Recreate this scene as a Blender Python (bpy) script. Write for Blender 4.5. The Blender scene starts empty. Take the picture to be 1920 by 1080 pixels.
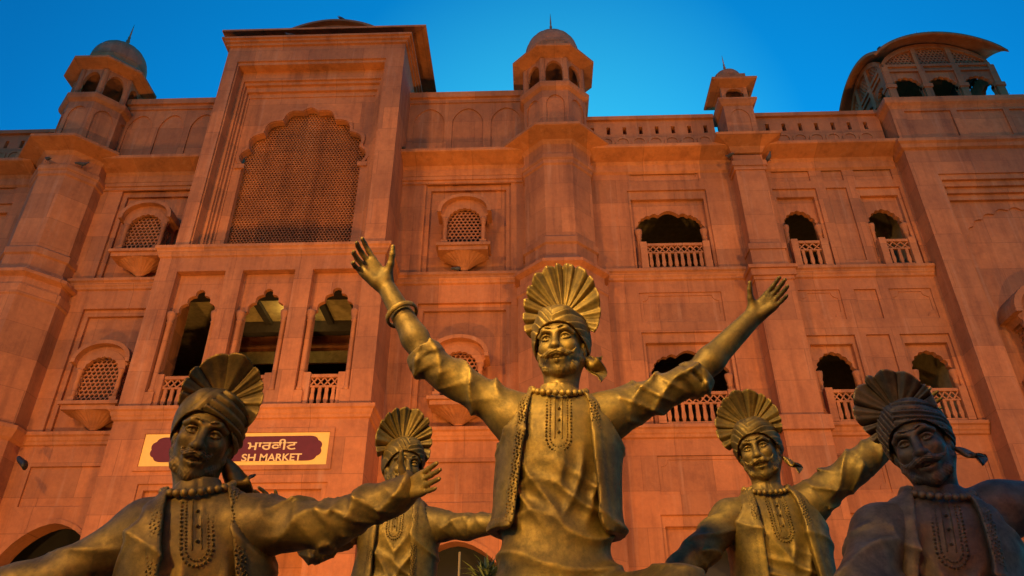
import bpy, bmesh, math, random
import numpy as np
from mathutils import Vector, Matrix, Euler
from mathutils.geometry import tessellate_polygon

random.seed(7)
SC = bpy.context.scene
COL = SC.collection
PI = math.pi

# ------------------------------------------------------------------ camera
PITCH, YAW, ROLL = math.radians(31.6), math.radians(1.7), math.radians(0.1)
EYE = np.array([0.0, 0.0, 1.6])
FW = np.array([-math.sin(YAW) * math.cos(PITCH), math.cos(YAW) * math.cos(PITCH), math.sin(PITCH)])
_r0 = np.array([math.cos(YAW), math.sin(YAW), 0.0]); _u0 = np.cross(_r0, FW)
RT = math.cos(ROLL) * _r0 - math.sin(ROLL) * _u0
UP = math.sin(ROLL) * _r0 + math.cos(ROLL) * _u0
cam = bpy.data.cameras.new('camera'); cam_o = bpy.data.objects.new('camera', cam); COL.objects.link(cam_o)
cam.lens = 27.0; cam.sensor_width = 36.0; cam.clip_end = 5000; cam.clip_start = 0.05
cam_o.matrix_world = Matrix(((RT[0], UP[0], -FW[0], EYE[0]), (RT[1], UP[1], -FW[1], EYE[1]),
                             (RT[2], UP[2], -FW[2], EYE[2]), (0, 0, 0, 1)))
SC.camera = cam_o

def at(px, py, y):
    """point of the vertical plane at distance y seen at photograph pixel (px, py)"""
    d = FW * 1440 + RT * (px - 960) + UP * (540 - py)
    return EYE + d * (y / d[1])

# ------------------------------------------------------------------ sky, sun, exposure
SC.view_settings.view_transform = 'Standard'; SC.view_settings.look = 'None'
SC.view_settings.gamma = 1.0; SC.view_settings.use_curve_mapping = False
SC.view_settings.exposure = 0.0
W = bpy.data.worlds.new('World'); SC.world = W; W.use_nodes = True
wn, wl = W.node_tree.nodes, W.node_tree.links
wn.clear()
SUN_EL, SUN_AZ = math.radians(4.0), math.radians(8.0)      # low, behind the palace
sky = wn.new('ShaderNodeTexSky'); sky.sky_type = 'NISHITA'; sky.sun_disc = False
sky.sun_elevation = SUN_EL; sky.sun_rotation = SUN_AZ
sky.ozone_density = 4.0; sky.dust_density = 0.3; sky.air_density = 1.0
tint = wn.new('ShaderNodeMix'); tint.data_type = 'RGBA'; tint.blend_type = 'MULTIPLY'; tint.inputs[0].default_value = 1
tint.inputs[7].default_value = (0.08, 2.85, 3.5, 1)       # the blue hour's white balance
bg = wn.new('ShaderNodeBackground'); bg.inputs['Strength'].default_value = 0.15
wo = wn.new('ShaderNodeOutputWorld')
tc = wn.new('ShaderNodeTexCoord'); dt = wn.new('ShaderNodeVectorMath'); dt.operation = 'DOT_PRODUCT'
dt.inputs[1].default_value = Vector((0.03, 0.80, 0.60)).normalized()
wl.new(tc.outputs['Generated'], dt.inputs[0])
glow = wn.new('ShaderNodeValToRGB'); ge = glow.color_ramp.elements
ge[0].position = 0.80; ge[0].color = (0.8, 0.82, 0.85, 1); ge[1].position = 0.995; ge[1].color = (14.0, 2.05, 1.22, 1)
e_ = ge.new(0.945); e_.color = (1.0, 1.14, 1.06, 1)      # afterglow over the palace roof
wl.new(dt.outputs['Value'], glow.inputs[0])
tint2 = wn.new('ShaderNodeMix'); tint2.data_type = 'RGBA'; tint2.blend_type = 'MULTIPLY'; tint2.inputs[0].default_value = 1
wl.new(sky.outputs[0], tint.inputs[6]); wl.new(tint.outputs[2], tint2.inputs[6]); wl.new(glow.outputs[0], tint2.inputs[7]); wl.new(tint2.outputs[2], bg.inputs[0]); wl.new(bg.outputs[0], wo.inputs[0])
sun = bpy.data.lights.new('sun', 'SUN'); sun.energy = 0.15; sun.angle = math.radians(0.5); sun.color = (1, 0.85, 0.7)
sun_o = bpy.data.objects.new('sun', sun); COL.objects.link(sun_o)
sdir = Vector((math.sin(SUN_AZ) * math.cos(SUN_EL), math.cos(SUN_AZ) * math.cos(SUN_EL), math.sin(SUN_EL)))
sun_o.rotation_euler = sdir.to_track_quat('Z', 'Y').to_euler()

# ------------------------------------------------------------------ materials
def mat(name, rough=0.8, metal=0.0):
    m = bpy.data.materials.new(name); m.use_nodes = True
    b = m.node_tree.nodes['Principled BSDF']
    b.inputs['Roughness'].default_value = rough; b.inputs['Metallic'].default_value = metal
    return m, m.node_tree.nodes, m.node_tree.links, b

def noise(n, l, vec, scale, detail=4, rough=0.6):
    t = n.new('ShaderNodeTexNoise'); t.inputs['Scale'].default_value = scale
    t.inputs['Detail'].default_value = detail; t.inputs['Roughness'].default_value = rough
    if vec: l.new(vec, t.inputs['Vector'])
    return t

def ramp(n, l, src, stops):
    r = n.new('ShaderNodeValToRGB'); e = r.color_ramp.elements
    while len(e) < len(stops): e.new(0.5)
    for k, (p, c) in enumerate(stops): e[k].position = p; e[k].color = (*c, 1)
    l.new(src, r.inputs[0]); return r

def mixc(n, l, fac, a, b, mode='MIX'):
    m = n.new('ShaderNodeMix'); m.data_type = 'RGBA'; m.blend_type = mode
    for s, v in ((m.inputs[0], fac), (m.inputs[6], a), (m.inputs[7], b)):
        if isinstance(v, (int, float)): s.default_value = v
        elif isinstance(v, tuple): s.default_value = (*v, 1)
        else: l.new(v, s)
    return m.outputs[2]

def bump(n, l, b, src, strength, dist=0.02):
    k = n.new('ShaderNodeBump'); k.inputs['Strength'].default_value = strength; k.inputs['Distance'].default_value = dist
    l.new(src, k.inputs['Height']); l.new(k.outputs[0], b.inputs['Normal'])

def sandstone(name, c0, c1, c2):
    m, n, l, b = mat(name, 0.85)
    g = n.new('ShaderNodeNewGeometry').outputs['Position']
    # large slabs of slightly different stone: joints on the x/z face
    mp = n.new('ShaderNodeMapping'); mp.inputs['Rotation'].default_value = (-PI / 2, 0, 0); l.new(g, mp.inputs[0])
    br = n.new('ShaderNodeTexBrick'); l.new(mp.outputs[0], br.inputs[0])
    br.inputs['Scale'].default_value = 1.0; br.inputs['Brick Width'].default_value = 1.9; br.inputs['Row Height'].default_value = 0.95
    br.inputs['Mortar Size'].default_value = 0.011; br.inputs['Mortar Smooth'].default_value = 0.5; br.inputs['Bias'].default_value = 0.0
    br.inputs['Color1'].default_value = (0.74, 0.75, 0.80, 1); br.inputs['Color2'].default_value = (1.12, 1.08, 1.02, 1)
    br.inputs['Mortar'].default_value = (0.66, 0.63, 0.60, 1)
    n1 = noise(n, l, g, 0.55, 5); n2 = noise(n, l, g, 9.0, 6, 0.7)
    base = ramp(n, l, n1.outputs[0], [(0.3, c0), (0.52, c1), (0.72, c2)])
    c = mixc(n, l, 1.0, base.outputs[0], br.outputs[0], 'MULTIPLY')
    fine = ramp(n, l, n2.outputs[0], [(0.3, (0.82, 0.82, 0.84)), (0.7, (1.1, 1.08, 1.05))])
    c = mixc(n, l, 0.8, c, fine.outputs[0], 'MULTIPLY')
    # pale runs of lime down the faces
    mp2 = n.new('ShaderNodeMapping'); mp2.inputs['Scale'].default_value = (3.5, 3.5, 0.22); l.new(g, mp2.inputs[0])
    n3 = noise(n, l, mp2.outputs[0], 1.0, 5, 0.65)
    st = ramp(n, l, n3.outputs[0], [(0.56, (0, 0, 0)), (0.80, (0.55, 0.55, 0.55))])
    c = mixc(n, l, st.outputs[0], c, (0.52, 0.26, 0.14))
    # dark runs of soot and rain, and broad damp patches
    mp3 = n.new('ShaderNodeMapping'); mp3.inputs['Scale'].default_value = (2.2, 2.2, 0.16); mp3.inputs['Location'].default_value = (7, 3, 1); l.new(g, mp3.inputs[0])
    n4 = noise(n, l, mp3.outputs[0], 1.0, 6, 0.7); n5 = noise(n, l, g, 1.7, 7, 0.72)
    sd = ramp(n, l, n4.outputs[0], [(0.34, (0.55, 0.50, 0.48)), (0.50, (1, 1, 1))])
    pt = ramp(n, l, n5.outputs[0], [(0.32, (0.72, 0.68, 0.68)), (0.50, (1, 1, 1)), (0.72, (1.12, 1.1, 1.04))])
    c = mixc(n, l, 0.60, c, sd.outputs[0], 'MULTIPLY'); c = mixc(n, l, 0.65, c, pt.outputs[0], 'MULTIPLY')
    l.new(c, b.inputs['Base Color'])
    bump(n, l, b, n2.outputs[0], 0.25, 0.02)
    return m

STONE = sandstone('red_sandstone', (0.36, 0.121, 0.042), (0.44, 0.152, 0.050), (0.50, 0.180, 0.060))
TRIM = sandstone('carved_sandstone', (0.38, 0.131, 0.044), (0.46, 0.162, 0.052), (0.52, 0.190, 0.062))
DOME = sandstone('dome_plaster', (0.40, 0.15, 0.065), (0.48, 0.19, 0.085), (0.55, 0.24, 0.12))

def simple(name, col, rough=0.7, metal=0.0, var=0.25, scale=6.0):
    m, n, l, b = mat(name, rough, metal)
    g = n.new('ShaderNodeNewGeometry').outputs['Position']
    t = noise(n, l, g, scale, 5)
    r = ramp(n, l, t.outputs[0], [(0.3, tuple(v * (1 - var) for v in col)), (0.7, tuple(min(1, v * (1 + var)) for v in col))])
    l.new(r.outputs[0], b.inputs['Base Color'])
    return m

def bronze(name, hi, lo):
    m, n, l, b = mat(name, 0.5, 0.58)
    g = n.new('ShaderNodeNewGeometry'); pos = g.outputs['Position']
    n1 = noise(n, l, pos, 4.0, 7, 0.68); n2 = noise(n, l, pos, 75.0, 5, 0.65); n3 = noise(n, l, pos, 19.0, 6, 0.72)
    mid = tuple((a + q) / 2 for a, q in zip(hi, lo))
    c = ramp(n, l, n1.outputs[0], [(0.34, lo), (0.5, mid), (0.66, hi)])
    d = ramp(n, l, n3.outputs[0], [(0.35, (0.60, 0.62, 0.66)), (0.65, (1.14, 1.1, 1.02))])
    cc = mixc(n, l, 1.0, c.outputs[0], d.outputs[0], 'MULTIPLY')
    # darker in the hollows of the casting, brighter on the ridges
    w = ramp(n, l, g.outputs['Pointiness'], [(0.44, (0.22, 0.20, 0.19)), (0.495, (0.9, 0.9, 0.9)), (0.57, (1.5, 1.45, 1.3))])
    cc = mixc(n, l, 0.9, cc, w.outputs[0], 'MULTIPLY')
    l.new(cc, b.inputs['Base Color'])
    rr = n.new('ShaderNodeMapRange'); l.new(n3.outputs[0], rr.inputs[0])
    rr.inputs[1].default_value = 0.3; rr.inputs[2].default_value = 0.7; rr.inputs[3].default_value = 0.66; rr.inputs[4].default_value = 0.50
    l.new(rr.outputs[0], b.inputs['Roughness'])
    ad = n.new('ShaderNodeMath'); ad.operation = 'MULTIPLY_ADD'; l.new(n3.outputs[0], ad.inputs[0]); ad.inputs[1].default_value = 1.6; l.new(n2.outputs[0], ad.inputs[2])
    bump(n, l, b, ad.outputs[0], 0.20, 0.006)
    return m

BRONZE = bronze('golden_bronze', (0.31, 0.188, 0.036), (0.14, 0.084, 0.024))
SHADE_BRONZE = bronze('shaded_bronze', (0.26, 0.175, 0.095), (0.13, 0.09, 0.06))  # shaded copy of the bronze, the shade is in its colour
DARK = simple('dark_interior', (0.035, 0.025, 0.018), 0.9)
PLASTER = simple('ochre_plaster', (0.42, 0.31, 0.13), 0.9)
PAVE = simple('plaza_paving', (0.22, 0.13, 0.10), 0.8, 0, 0.2, 2.0)
GRAN = simple('plinth_granite', (0.16, 0.13, 0.12), 0.5, 0, 0.3, 14.0)
YELLOW = simple('sign_yellow', (0.86, 0.50, 0.10), 0.7, 0, 0.06)
MAROON = simple('sign_maroon', (0.12, 0.012, 0.018), 0.8, 0, 0.1)
LETTER = simple('sign_letter_cream', (0.78, 0.52, 0.20), 0.7, 0, 0.05)
IRON = simple('black_iron', (0.03, 0.03, 0.032), 0.5, 0.3)
FEATHER = simple('pigeon_feather', (0.06, 0.06, 0.07), 0.8)
LEAF = simple('palm_leaf', (0.10, 0.13, 0.03), 0.6)
SHOPBLUE = simple('shop_board_blue', (0.02, 0.10, 0.22), 0.5)

def emitter(name, col, s):
    m = bpy.data.materials.new(name); m.use_nodes = True
    b = m.node_tree.nodes['Principled BSDF']
    b.inputs['Base Color'].default_value = (*col, 1)
    b.inputs['Emission Color'].default_value = (*col, 1); b.inputs['Emission Strength'].default_value = s
    return m
SODIUM = (1.0, 0.50, 0.12)
LAMPGLASS = emitter('sodium_lamp_glass', SODIUM, 20)

# ------------------------------------------------------------------ mesh helpers
class MB:
    """collects shapes and links them as one mesh object"""
    def __init__(s): s.v = []; s.f = []; s.sm = []
    def add(s, vs, fs, smooth=False):
        o = len(s.v); s.v.extend(tuple(map(float, q)) for q in vs)
        s.f.extend(tuple(i + o for i in q) for q in fs); s.sm.extend([smooth] * len(fs)); return s
    def box(s, x0, x1, y0, y1, z0, z1):
        v = [(x, y, z) for x in (x0, x1) for y in (y0, y1) for z in (z0, z1)]
        return s.add(v, [(0, 1, 3, 2), (4, 6, 7, 5), (0, 4, 5, 1), (2, 3, 7, 6), (0, 2, 6, 4), (1, 5, 7, 3)])
    def plate(s, outer, holes, y0, y1, fn=None):
        loops = [outer] + list(holes)
        flat = [p for lp in loops for p in lp]; n = len(flat)
        tri = tessellate_polygon([[Vector((p[0], p[1], 0)) for p in lp] for lp in loops])
        q = fn or (lambda x, y, z: (x, y, z))
        vs = [q(p[0], y0, p[1]) for p in flat] + [q(p[0], y1, p[1]) for p in flat]
        fs = [tuple(t) for t in tri] + [tuple(i + n for i in reversed(t)) for t in tri]
        o = 0
        for lp in loops:
            m = len(lp)
            for i in range(m):
                j = (i + 1) % m; fs.append((o + i, o + j, n + o + j, n + o + i))
            o += m
        return s.add(vs, fs)
    def loft(s, rings, smooth=True, cap=True, close=True):
        m = len(rings[0]); vs = [p for r in rings for p in r]; fs = []
        for i in range(len(rings) - 1):
            for j in range(m if close else m - 1):
                k = (j + 1) % m
                fs.append((i * m + j, i * m + k, (i + 1) * m + k, (i + 1) * m + j))
        if cap: fs += [tuple(range(m))[::-1], tuple(range((len(rings) - 1) * m, len(rings) * m))]
        return s.add(vs, fs, smooth)
    def lathe(s, cx, cy, prof, n=16, smooth=True, rot=0.0, a0=0.0, a1=2 * PI):
        full = abs(a1 - a0 - 2 * PI) < 1e-6
        k = n if full else n + 1
        rings = [[(cx + r * math.cos(rot + a0 + (a1 - a0) * i / n), cy + r * math.sin(rot + a0 + (a1 - a0) * i / n), z)
                  for i in range(k)] for r, z in prof]
        return s.loft(rings, smooth, cap=full, close=full)
    def bar(s, a, b, w, h=None):
        a = Vector(a); b = Vector(b); d = (b - a).normalized(); h = h or w
        u = d.cross(Vector((0, 0, 1)))
        if u.length < 1e-4: u = Vector((1, 0, 0))
        u.normalize(); v = d.cross(u)
        vs = [p + u * (sx * w / 2) + v * (sy * h / 2) for p in (a, b) for sx, sy in ((-1, -1), (1, -1), (1, 1), (-1, 1))]
        return s.add(vs, [(0, 1, 2, 3), (7, 6, 5, 4), (0, 4, 5, 1), (1, 5, 6, 2), (2, 6, 7, 3), (3, 7, 4, 0)])
    def build(s, name, m, parent=None, bevel=0.0):
        me = bpy.data.meshes.new(name); me.from_pydata(s.v, [], s.f)
        me.polygons.foreach_set('use_smooth', s.sm)
        bm = bmesh.new(); bm.from_mesh(me); bmesh.ops.recalc_face_normals(bm, faces=bm.faces); bm.to_mesh(me); bm.free()
        me.materials.append(m); o = bpy.data.objects.new(name, me); COL.objects.link(o)
        if parent:
            o.parent = parent
            base = root_loc(parent)
            me.transform(Matrix.Translation(-base))
        if bevel:
            md = o.modifiers.new('bevel', 'BEVEL'); md.width = bevel; md.segments = 2; md.limit_method = 'ANGLE'
        return o

def root_loc(o):
    while o.parent: o = o.parent
    return o.location.copy()

def tag(o, label, cat, group=None, kind=None):
    if label: o['label'] = label
    if cat: o['category'] = cat
    if group: o['group'] = group
    if kind: o['kind'] = kind
    return o

def thing(name, label, cat, loc=(0, 0, 0), group=None):
    o = bpy.data.objects.new(name, None); COL.objects.link(o); o.location = loc; o.empty_display_size = 0.2
    return tag(o, label, cat, group)

def rect(x0, x1, z0, z1): return [(x0, z0), (x1, z0), (x1, z1), (x0, z1)]

def lobed(x0, x1, zb, zs, za, n=7, bulge=0.35, power=2.0, tip=0.0, seg=6):
    """multifoil arch: down to zb, springing at zs, crown at za"""
    cx, w = (x0 + x1) / 2, (x1 - x0) / 2
    def base(t):   # t 0..1 left springing to right
        a = PI * (1 - t); c, s = math.cos(a), math.sin(a)
        x = cx + w * math.copysign(abs(c) ** (2 / power), c); z = zs + (za - zs) * abs(s) ** (2 / power)
        z += tip * max(0, 1 - abs(c) * 1.7) ** 2
        return x, z
    pts = [(x0, zb)]
    cus = [base(k / n) for k in range(n + 1)]
    for k in range(n):
        a, b = cus[k], cus[k + 1]; dx, dz = b[0] - a[0], b[1] - a[1]; L = math.hypot(dx, dz); nx, nz = -dz / L, dx / L
        for i in range(seg):
            t = i / seg; h = bulge * L * math.sin(PI * t)
            pts.append((a[0] + dx * t + nx * h, a[1] + dz * t + nz * h))
    pts.append(cus[-1]); pts.append((x1, zb))
    return pts

def arch(x0, x1, zb, zs, za, n=18, power=2.0):
    return lobed(x0, x1, zb, zs, za, n, 0.0, power, seg=1)

def hexscreen(mb, x0, x1, z0, z1, y0, y1, pitch, fn=None, hole=0.66):
    """pierced lattice of hexagons"""
    R = pitch / math.sqrt(3); q = fn or (lambda x, y, z: (x, y, z))
    r = 0; z = z0
    while z < z1 + R:
        x = x0 + (pitch / 2 if r % 2 else 0)
        while x < x1 + pitch / 2:
            vs = []
            for rr, yy in ((R, y0), (R * hole, y0), (R * hole, y1)):
                for k in range(6):
                    a = PI / 6 + k * PI / 3
                    vs.append(q(x + rr * math.cos(a), yy, z + rr * math.sin(a)))
            fs = []
            for k in range(6):
                j = (k + 1) % 6; fs += [(k, j, 6 + j, 6 + k), (6 + k, 6 + j, 12 + j, 12 + k)]
            mb.add(vs, fs); x += pitch
        z += 1.5 * R; r += 1
    return mb

def oct_ring(cx, cy, apo, z, n=8, rot=PI / 8):
    r = apo / math.cos(PI / n)
    return [(cx + r * math.cos(rot + 2 * PI * k / n), cy + r * math.sin(rot + 2 * PI * k / n), z) for k in range(n)]

def prism(mb, cx, cy, prof, n=8, rot=PI / 8):
    return mb.loft([oct_ring(cx, cy, a, z, n, rot) for a, z in prof], smooth=False)

# ------------------------------------------------------------------ ground
g = MB(); g.add([(-1500, -1500, 0), (1500, -1500, 0), (1500, 1500, 0), (-1500, 1500, 0)], [(0, 1, 2, 3)])
tag(g.build('plaza_ground', PAVE), 'paved plaza in front of the palace', 'ground', kind='structure')

# ------------------------------------------------------------------ the palace
PAL = thing('sandstone_palace', 'red sandstone palace with domed towers, screened gateway and arched balconies', 'building', (0, 20, 0))
H2, H3 = 14.42, 9.38
YW = 20.0
def part(mb, name, m=None, parent=None): return mb.build(name, m or STONE, parent or PAL)

def railing(win, x0, x1, z0, z1, y):
    """two square posts, top rail, a row of crossed laths and flat balusters"""
    m = MB(); pw = 0.21
    for a in (x0, x1 - pw): m.box(a, a + pw, y - 0.02, y + 0.16, z0, z1)
    a, b = x0 + pw + 0.004, x1 - pw - 0.004; h = z1 - z0
    m.box(a, b, y + 0.03, y + 0.12, z1 - 0.13, z1 - 0.04)
    m.box(a, b, y + 0.03, y + 0.12, z0, z0 + 0.06)
    zt, zm = z1 - 0.13, z1 - 0.36
    m.box(a, b, y + 0.04, y + 0.11, zm - 0.045, zm)
    n = max(3, round((b - a) / 0.2)); st = (b - a) / n
    for k in range(n):
        xa, xb = a + k * st, a + (k + 1) * st
        m.bar((xa, y + 0.07, zm), (xb, y + 0.07, zt), 0.035); m.bar((xa, y + 0.085, zt), (xb, y + 0.085, zm), 0.035)
        xc = (xa + xb) / 2
        ys = y + 0.075
        prof = [(0.045, z0 + 0.06), (0.05, z0 + 0.12), (0.075, z0 + 0.2), (0.05, zm - 0.2), (0.06, zm - 0.1), (0.045, zm - 0.045)]
        m.loft([[(xc - w * .8, ys - .03, z), (xc + w * .8, ys - .03, z), (xc + w * .8, ys + .03, z), (xc - w * .8, ys + .03, z)] for w, z in prof], smooth=False)
    m.build('railing', TRIM, win)

def colonnette(win, x, y, z0, z1, r=0.075):
    m = MB()
    m.box(x - r * 1.5, x + r * 1.5, y - r * 1.4, y + r * 1.4, z0, z0 + 0.42)
    h = z1 - z0
    m.lathe(x, y, [(r * 1.25, z0 + .42), (r * 1.25, z0 + .5), (r * .95, z0 + .56), (r * .9, z1 - .36), (r * 1.25, z1 - .32), (r * .95, z1 - .28), (r * 1.5, z1 - .12), (r * 1.6, z1 - .05), (r * 1.6, z1)], 12)
    m.build('column', TRIM, win)

def balcony_window(holes, x0, x1, z0, zf, zi, ax0, ax1, zs, za, n=9, power=2.4, tip=0.0, y=YW, rail=True, d=(0.07, 0.2, 0.38), rail_h=1.02, bulge=.26):
    """recessed frame, lobed arch, colonnettes and balustrade"""
    holes.append(rect(x0, x1, z0, zf))
    win = part(MB().plate(rect(x0, x1, z0, zf), [rect(x0 + .1, x1 - .1, z0 + .001, zi)], y + d[0], y + d[1]), 'balcony_window', TRIM)
    MB().plate(rect(x0 + .004, x1 - .004, z0, zf), [lobed(ax0, ax1, z0 + .002, zs, za, n, bulge, power, tip)], y + d[1] + .002, y + d[2]).build('arch_panel', STONE, win)
    cy = y + d[1] - 0.04
    for cx in (ax0 - .02, ax1 + .02): colonnette(win, cx, cy, z0 + .002, zs + .06)
    if rail:
        railing(win, ax0 - .06, ax1 + .06, z0 + .034, z0 + rail_h, y - .13)
    return win

def panel(holes, x0, x1, z0, z1, y=YW, depth=0.065, inner=None, frame=0.1):
    """shallow sunk panel, some with a raised lobed field"""
    holes.append(rect(x0, x1, z0, z1))
    m = MB().box(x0 - .002, x1 + .002, y + depth, y + depth + .1, z0 - .002, z1 + .002)
    if inner:
        a, b, c, d = x0 + frame, x1 - frame, z0 + frame, z1 - frame
        q = min(b - a, d - c) * .22; pts = []
        for (cx, cz, s) in ((a, c, 0), (b, c, 1), (b, d, 2), (a, d, 3)):
            for t in range(7):
                th = (PI / 2) * (1 - t / 6) + s * PI / 2     # concave corner
                pts.append((cx + q * math.cos(th), cz + q * math.sin(th)))
        m.plate(rect(x0 - .001, x1 + .001, z0 - .001, z1 + .001), [pts], y + depth - .024, y + depth - .001)
    part(m, 'recessed_panel')

def ledge(x0, x1, z, y=YW, out=0.2, ret=True):
    m = MB(); s = out
    prof = [(0.0, -.36), (.3, -.33), (.38, -.26), (.55, -.22), (.7, -.13), (1.0, -.09), (1.0, 0.0), (0.0, .03)]
    m.loft([[(x, y - p * s, z + q) for p, q in prof] for x in (x0, x1)], smooth=False)
    part(m, 'string_course', TRIM)

def eave(x0, x1, y=YW, z=18.9, out=0.72):
    """sloping stone eave on a cavetto"""
    m = MB()
    prof = [(0.0, -.62), (.07, -.55), (.09, -.42), (.09, -.30), (.16, -.20), (out - .02, -.03), (out, 0.0), (out, .09), (.02, .42)]
    m.loft([[(x, y - p, z + q) for p, q in prof] for x in (x0, x1)], smooth=False)
    part(m, 'eave', TRIM)

# ---- wall right of the tower (bays A and B)
hs = []
balcony_window(hs, 3.2, 5.78, H2, 17.6, 17.27, 3.48, 5.52, 16.02, 16.72, 11, 3.5)
balcony_window(hs, 3.2, 5.82, H3, 12.3, 11.99, 3.48, 5.56, 10.92, 11.62, 11, 3.5)
balcony_window(hs, 3.22, 5.8, 3.6, 6.98, 6.7, 3.5, 5.54, 5.6, 6.38, 11, 2.8, rail=False)
for cx in (8.66, 11.36):
    balcony_window(hs, cx - .72, cx + .70, H2, 17.55, 17.25, cx - .5, cx + .5, 16.08, 16.72, 9, 2.2, tip=.06)
    balcony_window(hs, cx - .72, cx + .70, H3, 12.12, 11.86, cx - .52, cx + .52, 10.95, 11.6, 9, 2.2, tip=.06)
    balcony_window(hs, cx - .72, cx + .70, 3.6, 6.98, 6.75, cx - .52, cx + .52, 5.75, 6.4, 9, 2.2, tip=.06, rail=False)
    panel(hs, cx - .64, cx + .60, 12.64, 13.66, inner=True, frame=.09)
    panel(hs, cx - .64, cx + .60, 17.85, 18.55)
    panel(hs, cx - .64, cx + .60, 7.5, 8.5, inner=True, frame=.09)
panel(hs, 3.3, 5.62, 17.95, 18.62, inner=True, frame=.08)
panel(hs, 3.25, 5.72, 12.64, 13.66, inner=True)
panel(hs, 3.28, 5.72, 7.5, 8.55, inner=True)
for z0, z1 in ((14.7, 17.55), (12.64, 13.66), (9.7, 12.12), (17.85, 18.55), (7.5, 8.5)): panel(hs, 9.68, 10.35, z0, z1)
part(MB().plate(rect(1.5, 12.35, 0, 19.1), hs, YW, YW + .5), 'wall')
ledge(1.5, 6.55, H2); ledge(7.8, 12.22, H2); ledge(1.5, 6.55, H3); ledge(7.8, 12.22, H3)
eave(1.9, 12.1)

def slot_parapet(x0, x1):
    sl = []; x = x0 + .35
    while x < x1 - .25:
        sl.append(rect(x, x + .13, 20.08, 20.42)); x += .56
    m = MB().plate(rect(x0, x1, 19.05, 20.7), sl, YW, YW + .7)
    m.box(x0, x1, YW - .1, YW + .3, 20.702, 20.86)
    part(m, 'parapet')
    # little scalloped arches under the slots
    m = MB(); x = x0 + .07
    while x < x1 - .6:
        o = arch(x, x + .5, 19.4, 19.75, 19.95, 10); i = arch(x + .07, x + .43, 19.402, 19.72, 19.87, 10)
        m.plate(o, [i], YW - .03, YW - .002); x += .56
    part(m, 'parapet_moulding', TRIM)
slot_parapet(1.8, 6.45); slot_parapet(7.85, 12.15)

# ---- wall between gateway and tower (C) and its mirror image (D)
def jharokha(cx, zs, name='bay_window'):
    """projecting bay window: sill on a carved pendant, two columns, pierced screens and an arched hood"""
    w, dp = 0.66, 0.55; yf = YW - dp; ztop = zs + 1.45
    bw = part(MB().box(cx - .84, cx + .84, yf - .12, YW, zs - .1, zs).box(cx - .76, cx + .76, yf - .05, YW, zs - .24, zs - .102), name, TRIM)
    m = MB()   # pendant under the sill
    prof = [(.72, -.242), (.6, -.3), (.42, -.4), (.27, -.5), (.15, -.6), (.08, -.68), (.055, -.74), (.09, -.8), (.05, -.88), (.01, -.96)]
    rings = []
    for r, z in prof:
        k = r / .72
        rings.append([(cx + r * math.cos(PI + PI * i / 28) * (1 + .03 * (i % 2)), YW - dp * k * math.sin(PI * i / 28) * (1.05 + .05 * (i % 2)), zs + z) for i in range(29)])
    m.loft(rings, smooth=False, cap=True, close=True); m.build('pendant', TRIM, bw)
    for sx in (-1, 1):
        m = MB(); x = cx + sx * .6
        m.box(x - .1, x + .1, yf - .02, yf + .16, zs, zs + .16)
        m.lathe(x, yf + .07, [(.085, zs + .162), (.06, zs + .25), (.075, zs + .5), (.06, zs + .78), (.09, zs + .84), (.07, zs + .88), (.11, zs + .97), (.11, zs + 1.0)], 12)
        m.build('column', TRIM, bw)
    # front arch and side cheeks
    a = lobed(cx - .5, cx + .5, zs + .002, zs + .93, zs + 1.36, 9, .25, 2.0, tip=.03)
    out = [(cx - .70, zs)] + [(cx - .70 * math.cos(PI * t / 16), zs + 1.0 + .62 * math.sin(PI * t / 16)) for t in range(17)] + [(cx + .70, zs)]
    out2 = [(cx - .70, zs + 1.002)] + out[2:-2] + [(cx + .70, zs + 1.002)]
    low = [(cx - .52, zs + 1.002)] + [p for p in a if p[1] > zs + 1.002] + [(cx + .52, zs + 1.002)]
    MB().plate(out2 + low[::-1], [], yf + .02, yf + .14).build('arch_panel', TRIM, bw)
    m = MB(); hexscreen(m, cx - .52, cx + .52, zs + .02, zs + 1.3, yf + .17, yf + .22, .135, hole=.74)
    m.build('screen', STONE, bw)
    for sx in (-1, 1):
        m = MB(); f = lambda x, y, z, sx=sx: (cx + sx * (.6 - (y - 0)), x, z)
        hexscreen(m, yf + .24, YW - .06, zs + .02, zs + 1.0, 0, .05, .135, fn=f, hole=.74)
        m.box(cx + sx * .6 - .04, cx + sx * .6 + .04, yf + .17, YW, zs + 1.003, zs + 1.2)
        m.build('side_screen', STONE, bw)
    MB().box(cx - .5, cx + .5, YW - .012, YW - .004, zs, zs + 1.4).build('painted_shade_back', DARK, bw)  # near-black sheet paints the shade behind the bay's screens
    # hood: a drooping barrel
    m = MB(); hoods = []
    for (yy, k) in ((YW, 1.0), (yf - .05, 1.0), (yf - .16, .985)):
        r = []
        for t in range(21):
            th = PI * t / 20; x = -.86 * math.cos(th); z = .95 + .70 * math.sin(th) ** .85
            r.append((cx + x * k, yy, zs + z * (1 if k == 1 else .995) + .22))
        for t in range(20, -1, -1):
            th = PI * t / 20; x = -.74 * math.cos(th); z = .95 + .58 * math.sin(th) ** .85
            r.append((cx + x * k, yy, zs + z + .22))
        hoods.append(r)
    m.loft(hoods, smooth=False); m.build('hood', TRIM, bw)
    m = MB().plate([(cx - .76 * math.cos(PI * t / 20), zs + 1.17 + .59 * math.sin(PI * t / 20) ** .85) for t in range(21)] + [(cx + .69, zs + 1.1), (cx + .69 * math.cos(0), zs + 1.05)]
                   + [(cx + .69 * math.cos(PI * t / 16), zs + 1.04 + .585 * math.sin(PI * t / 16)) for t in range(1, 16)] + [(cx - .69, zs + 1.05)], [], yf + .03, YW)
    m.build('vault', STONE, bw)
    return bw

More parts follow.
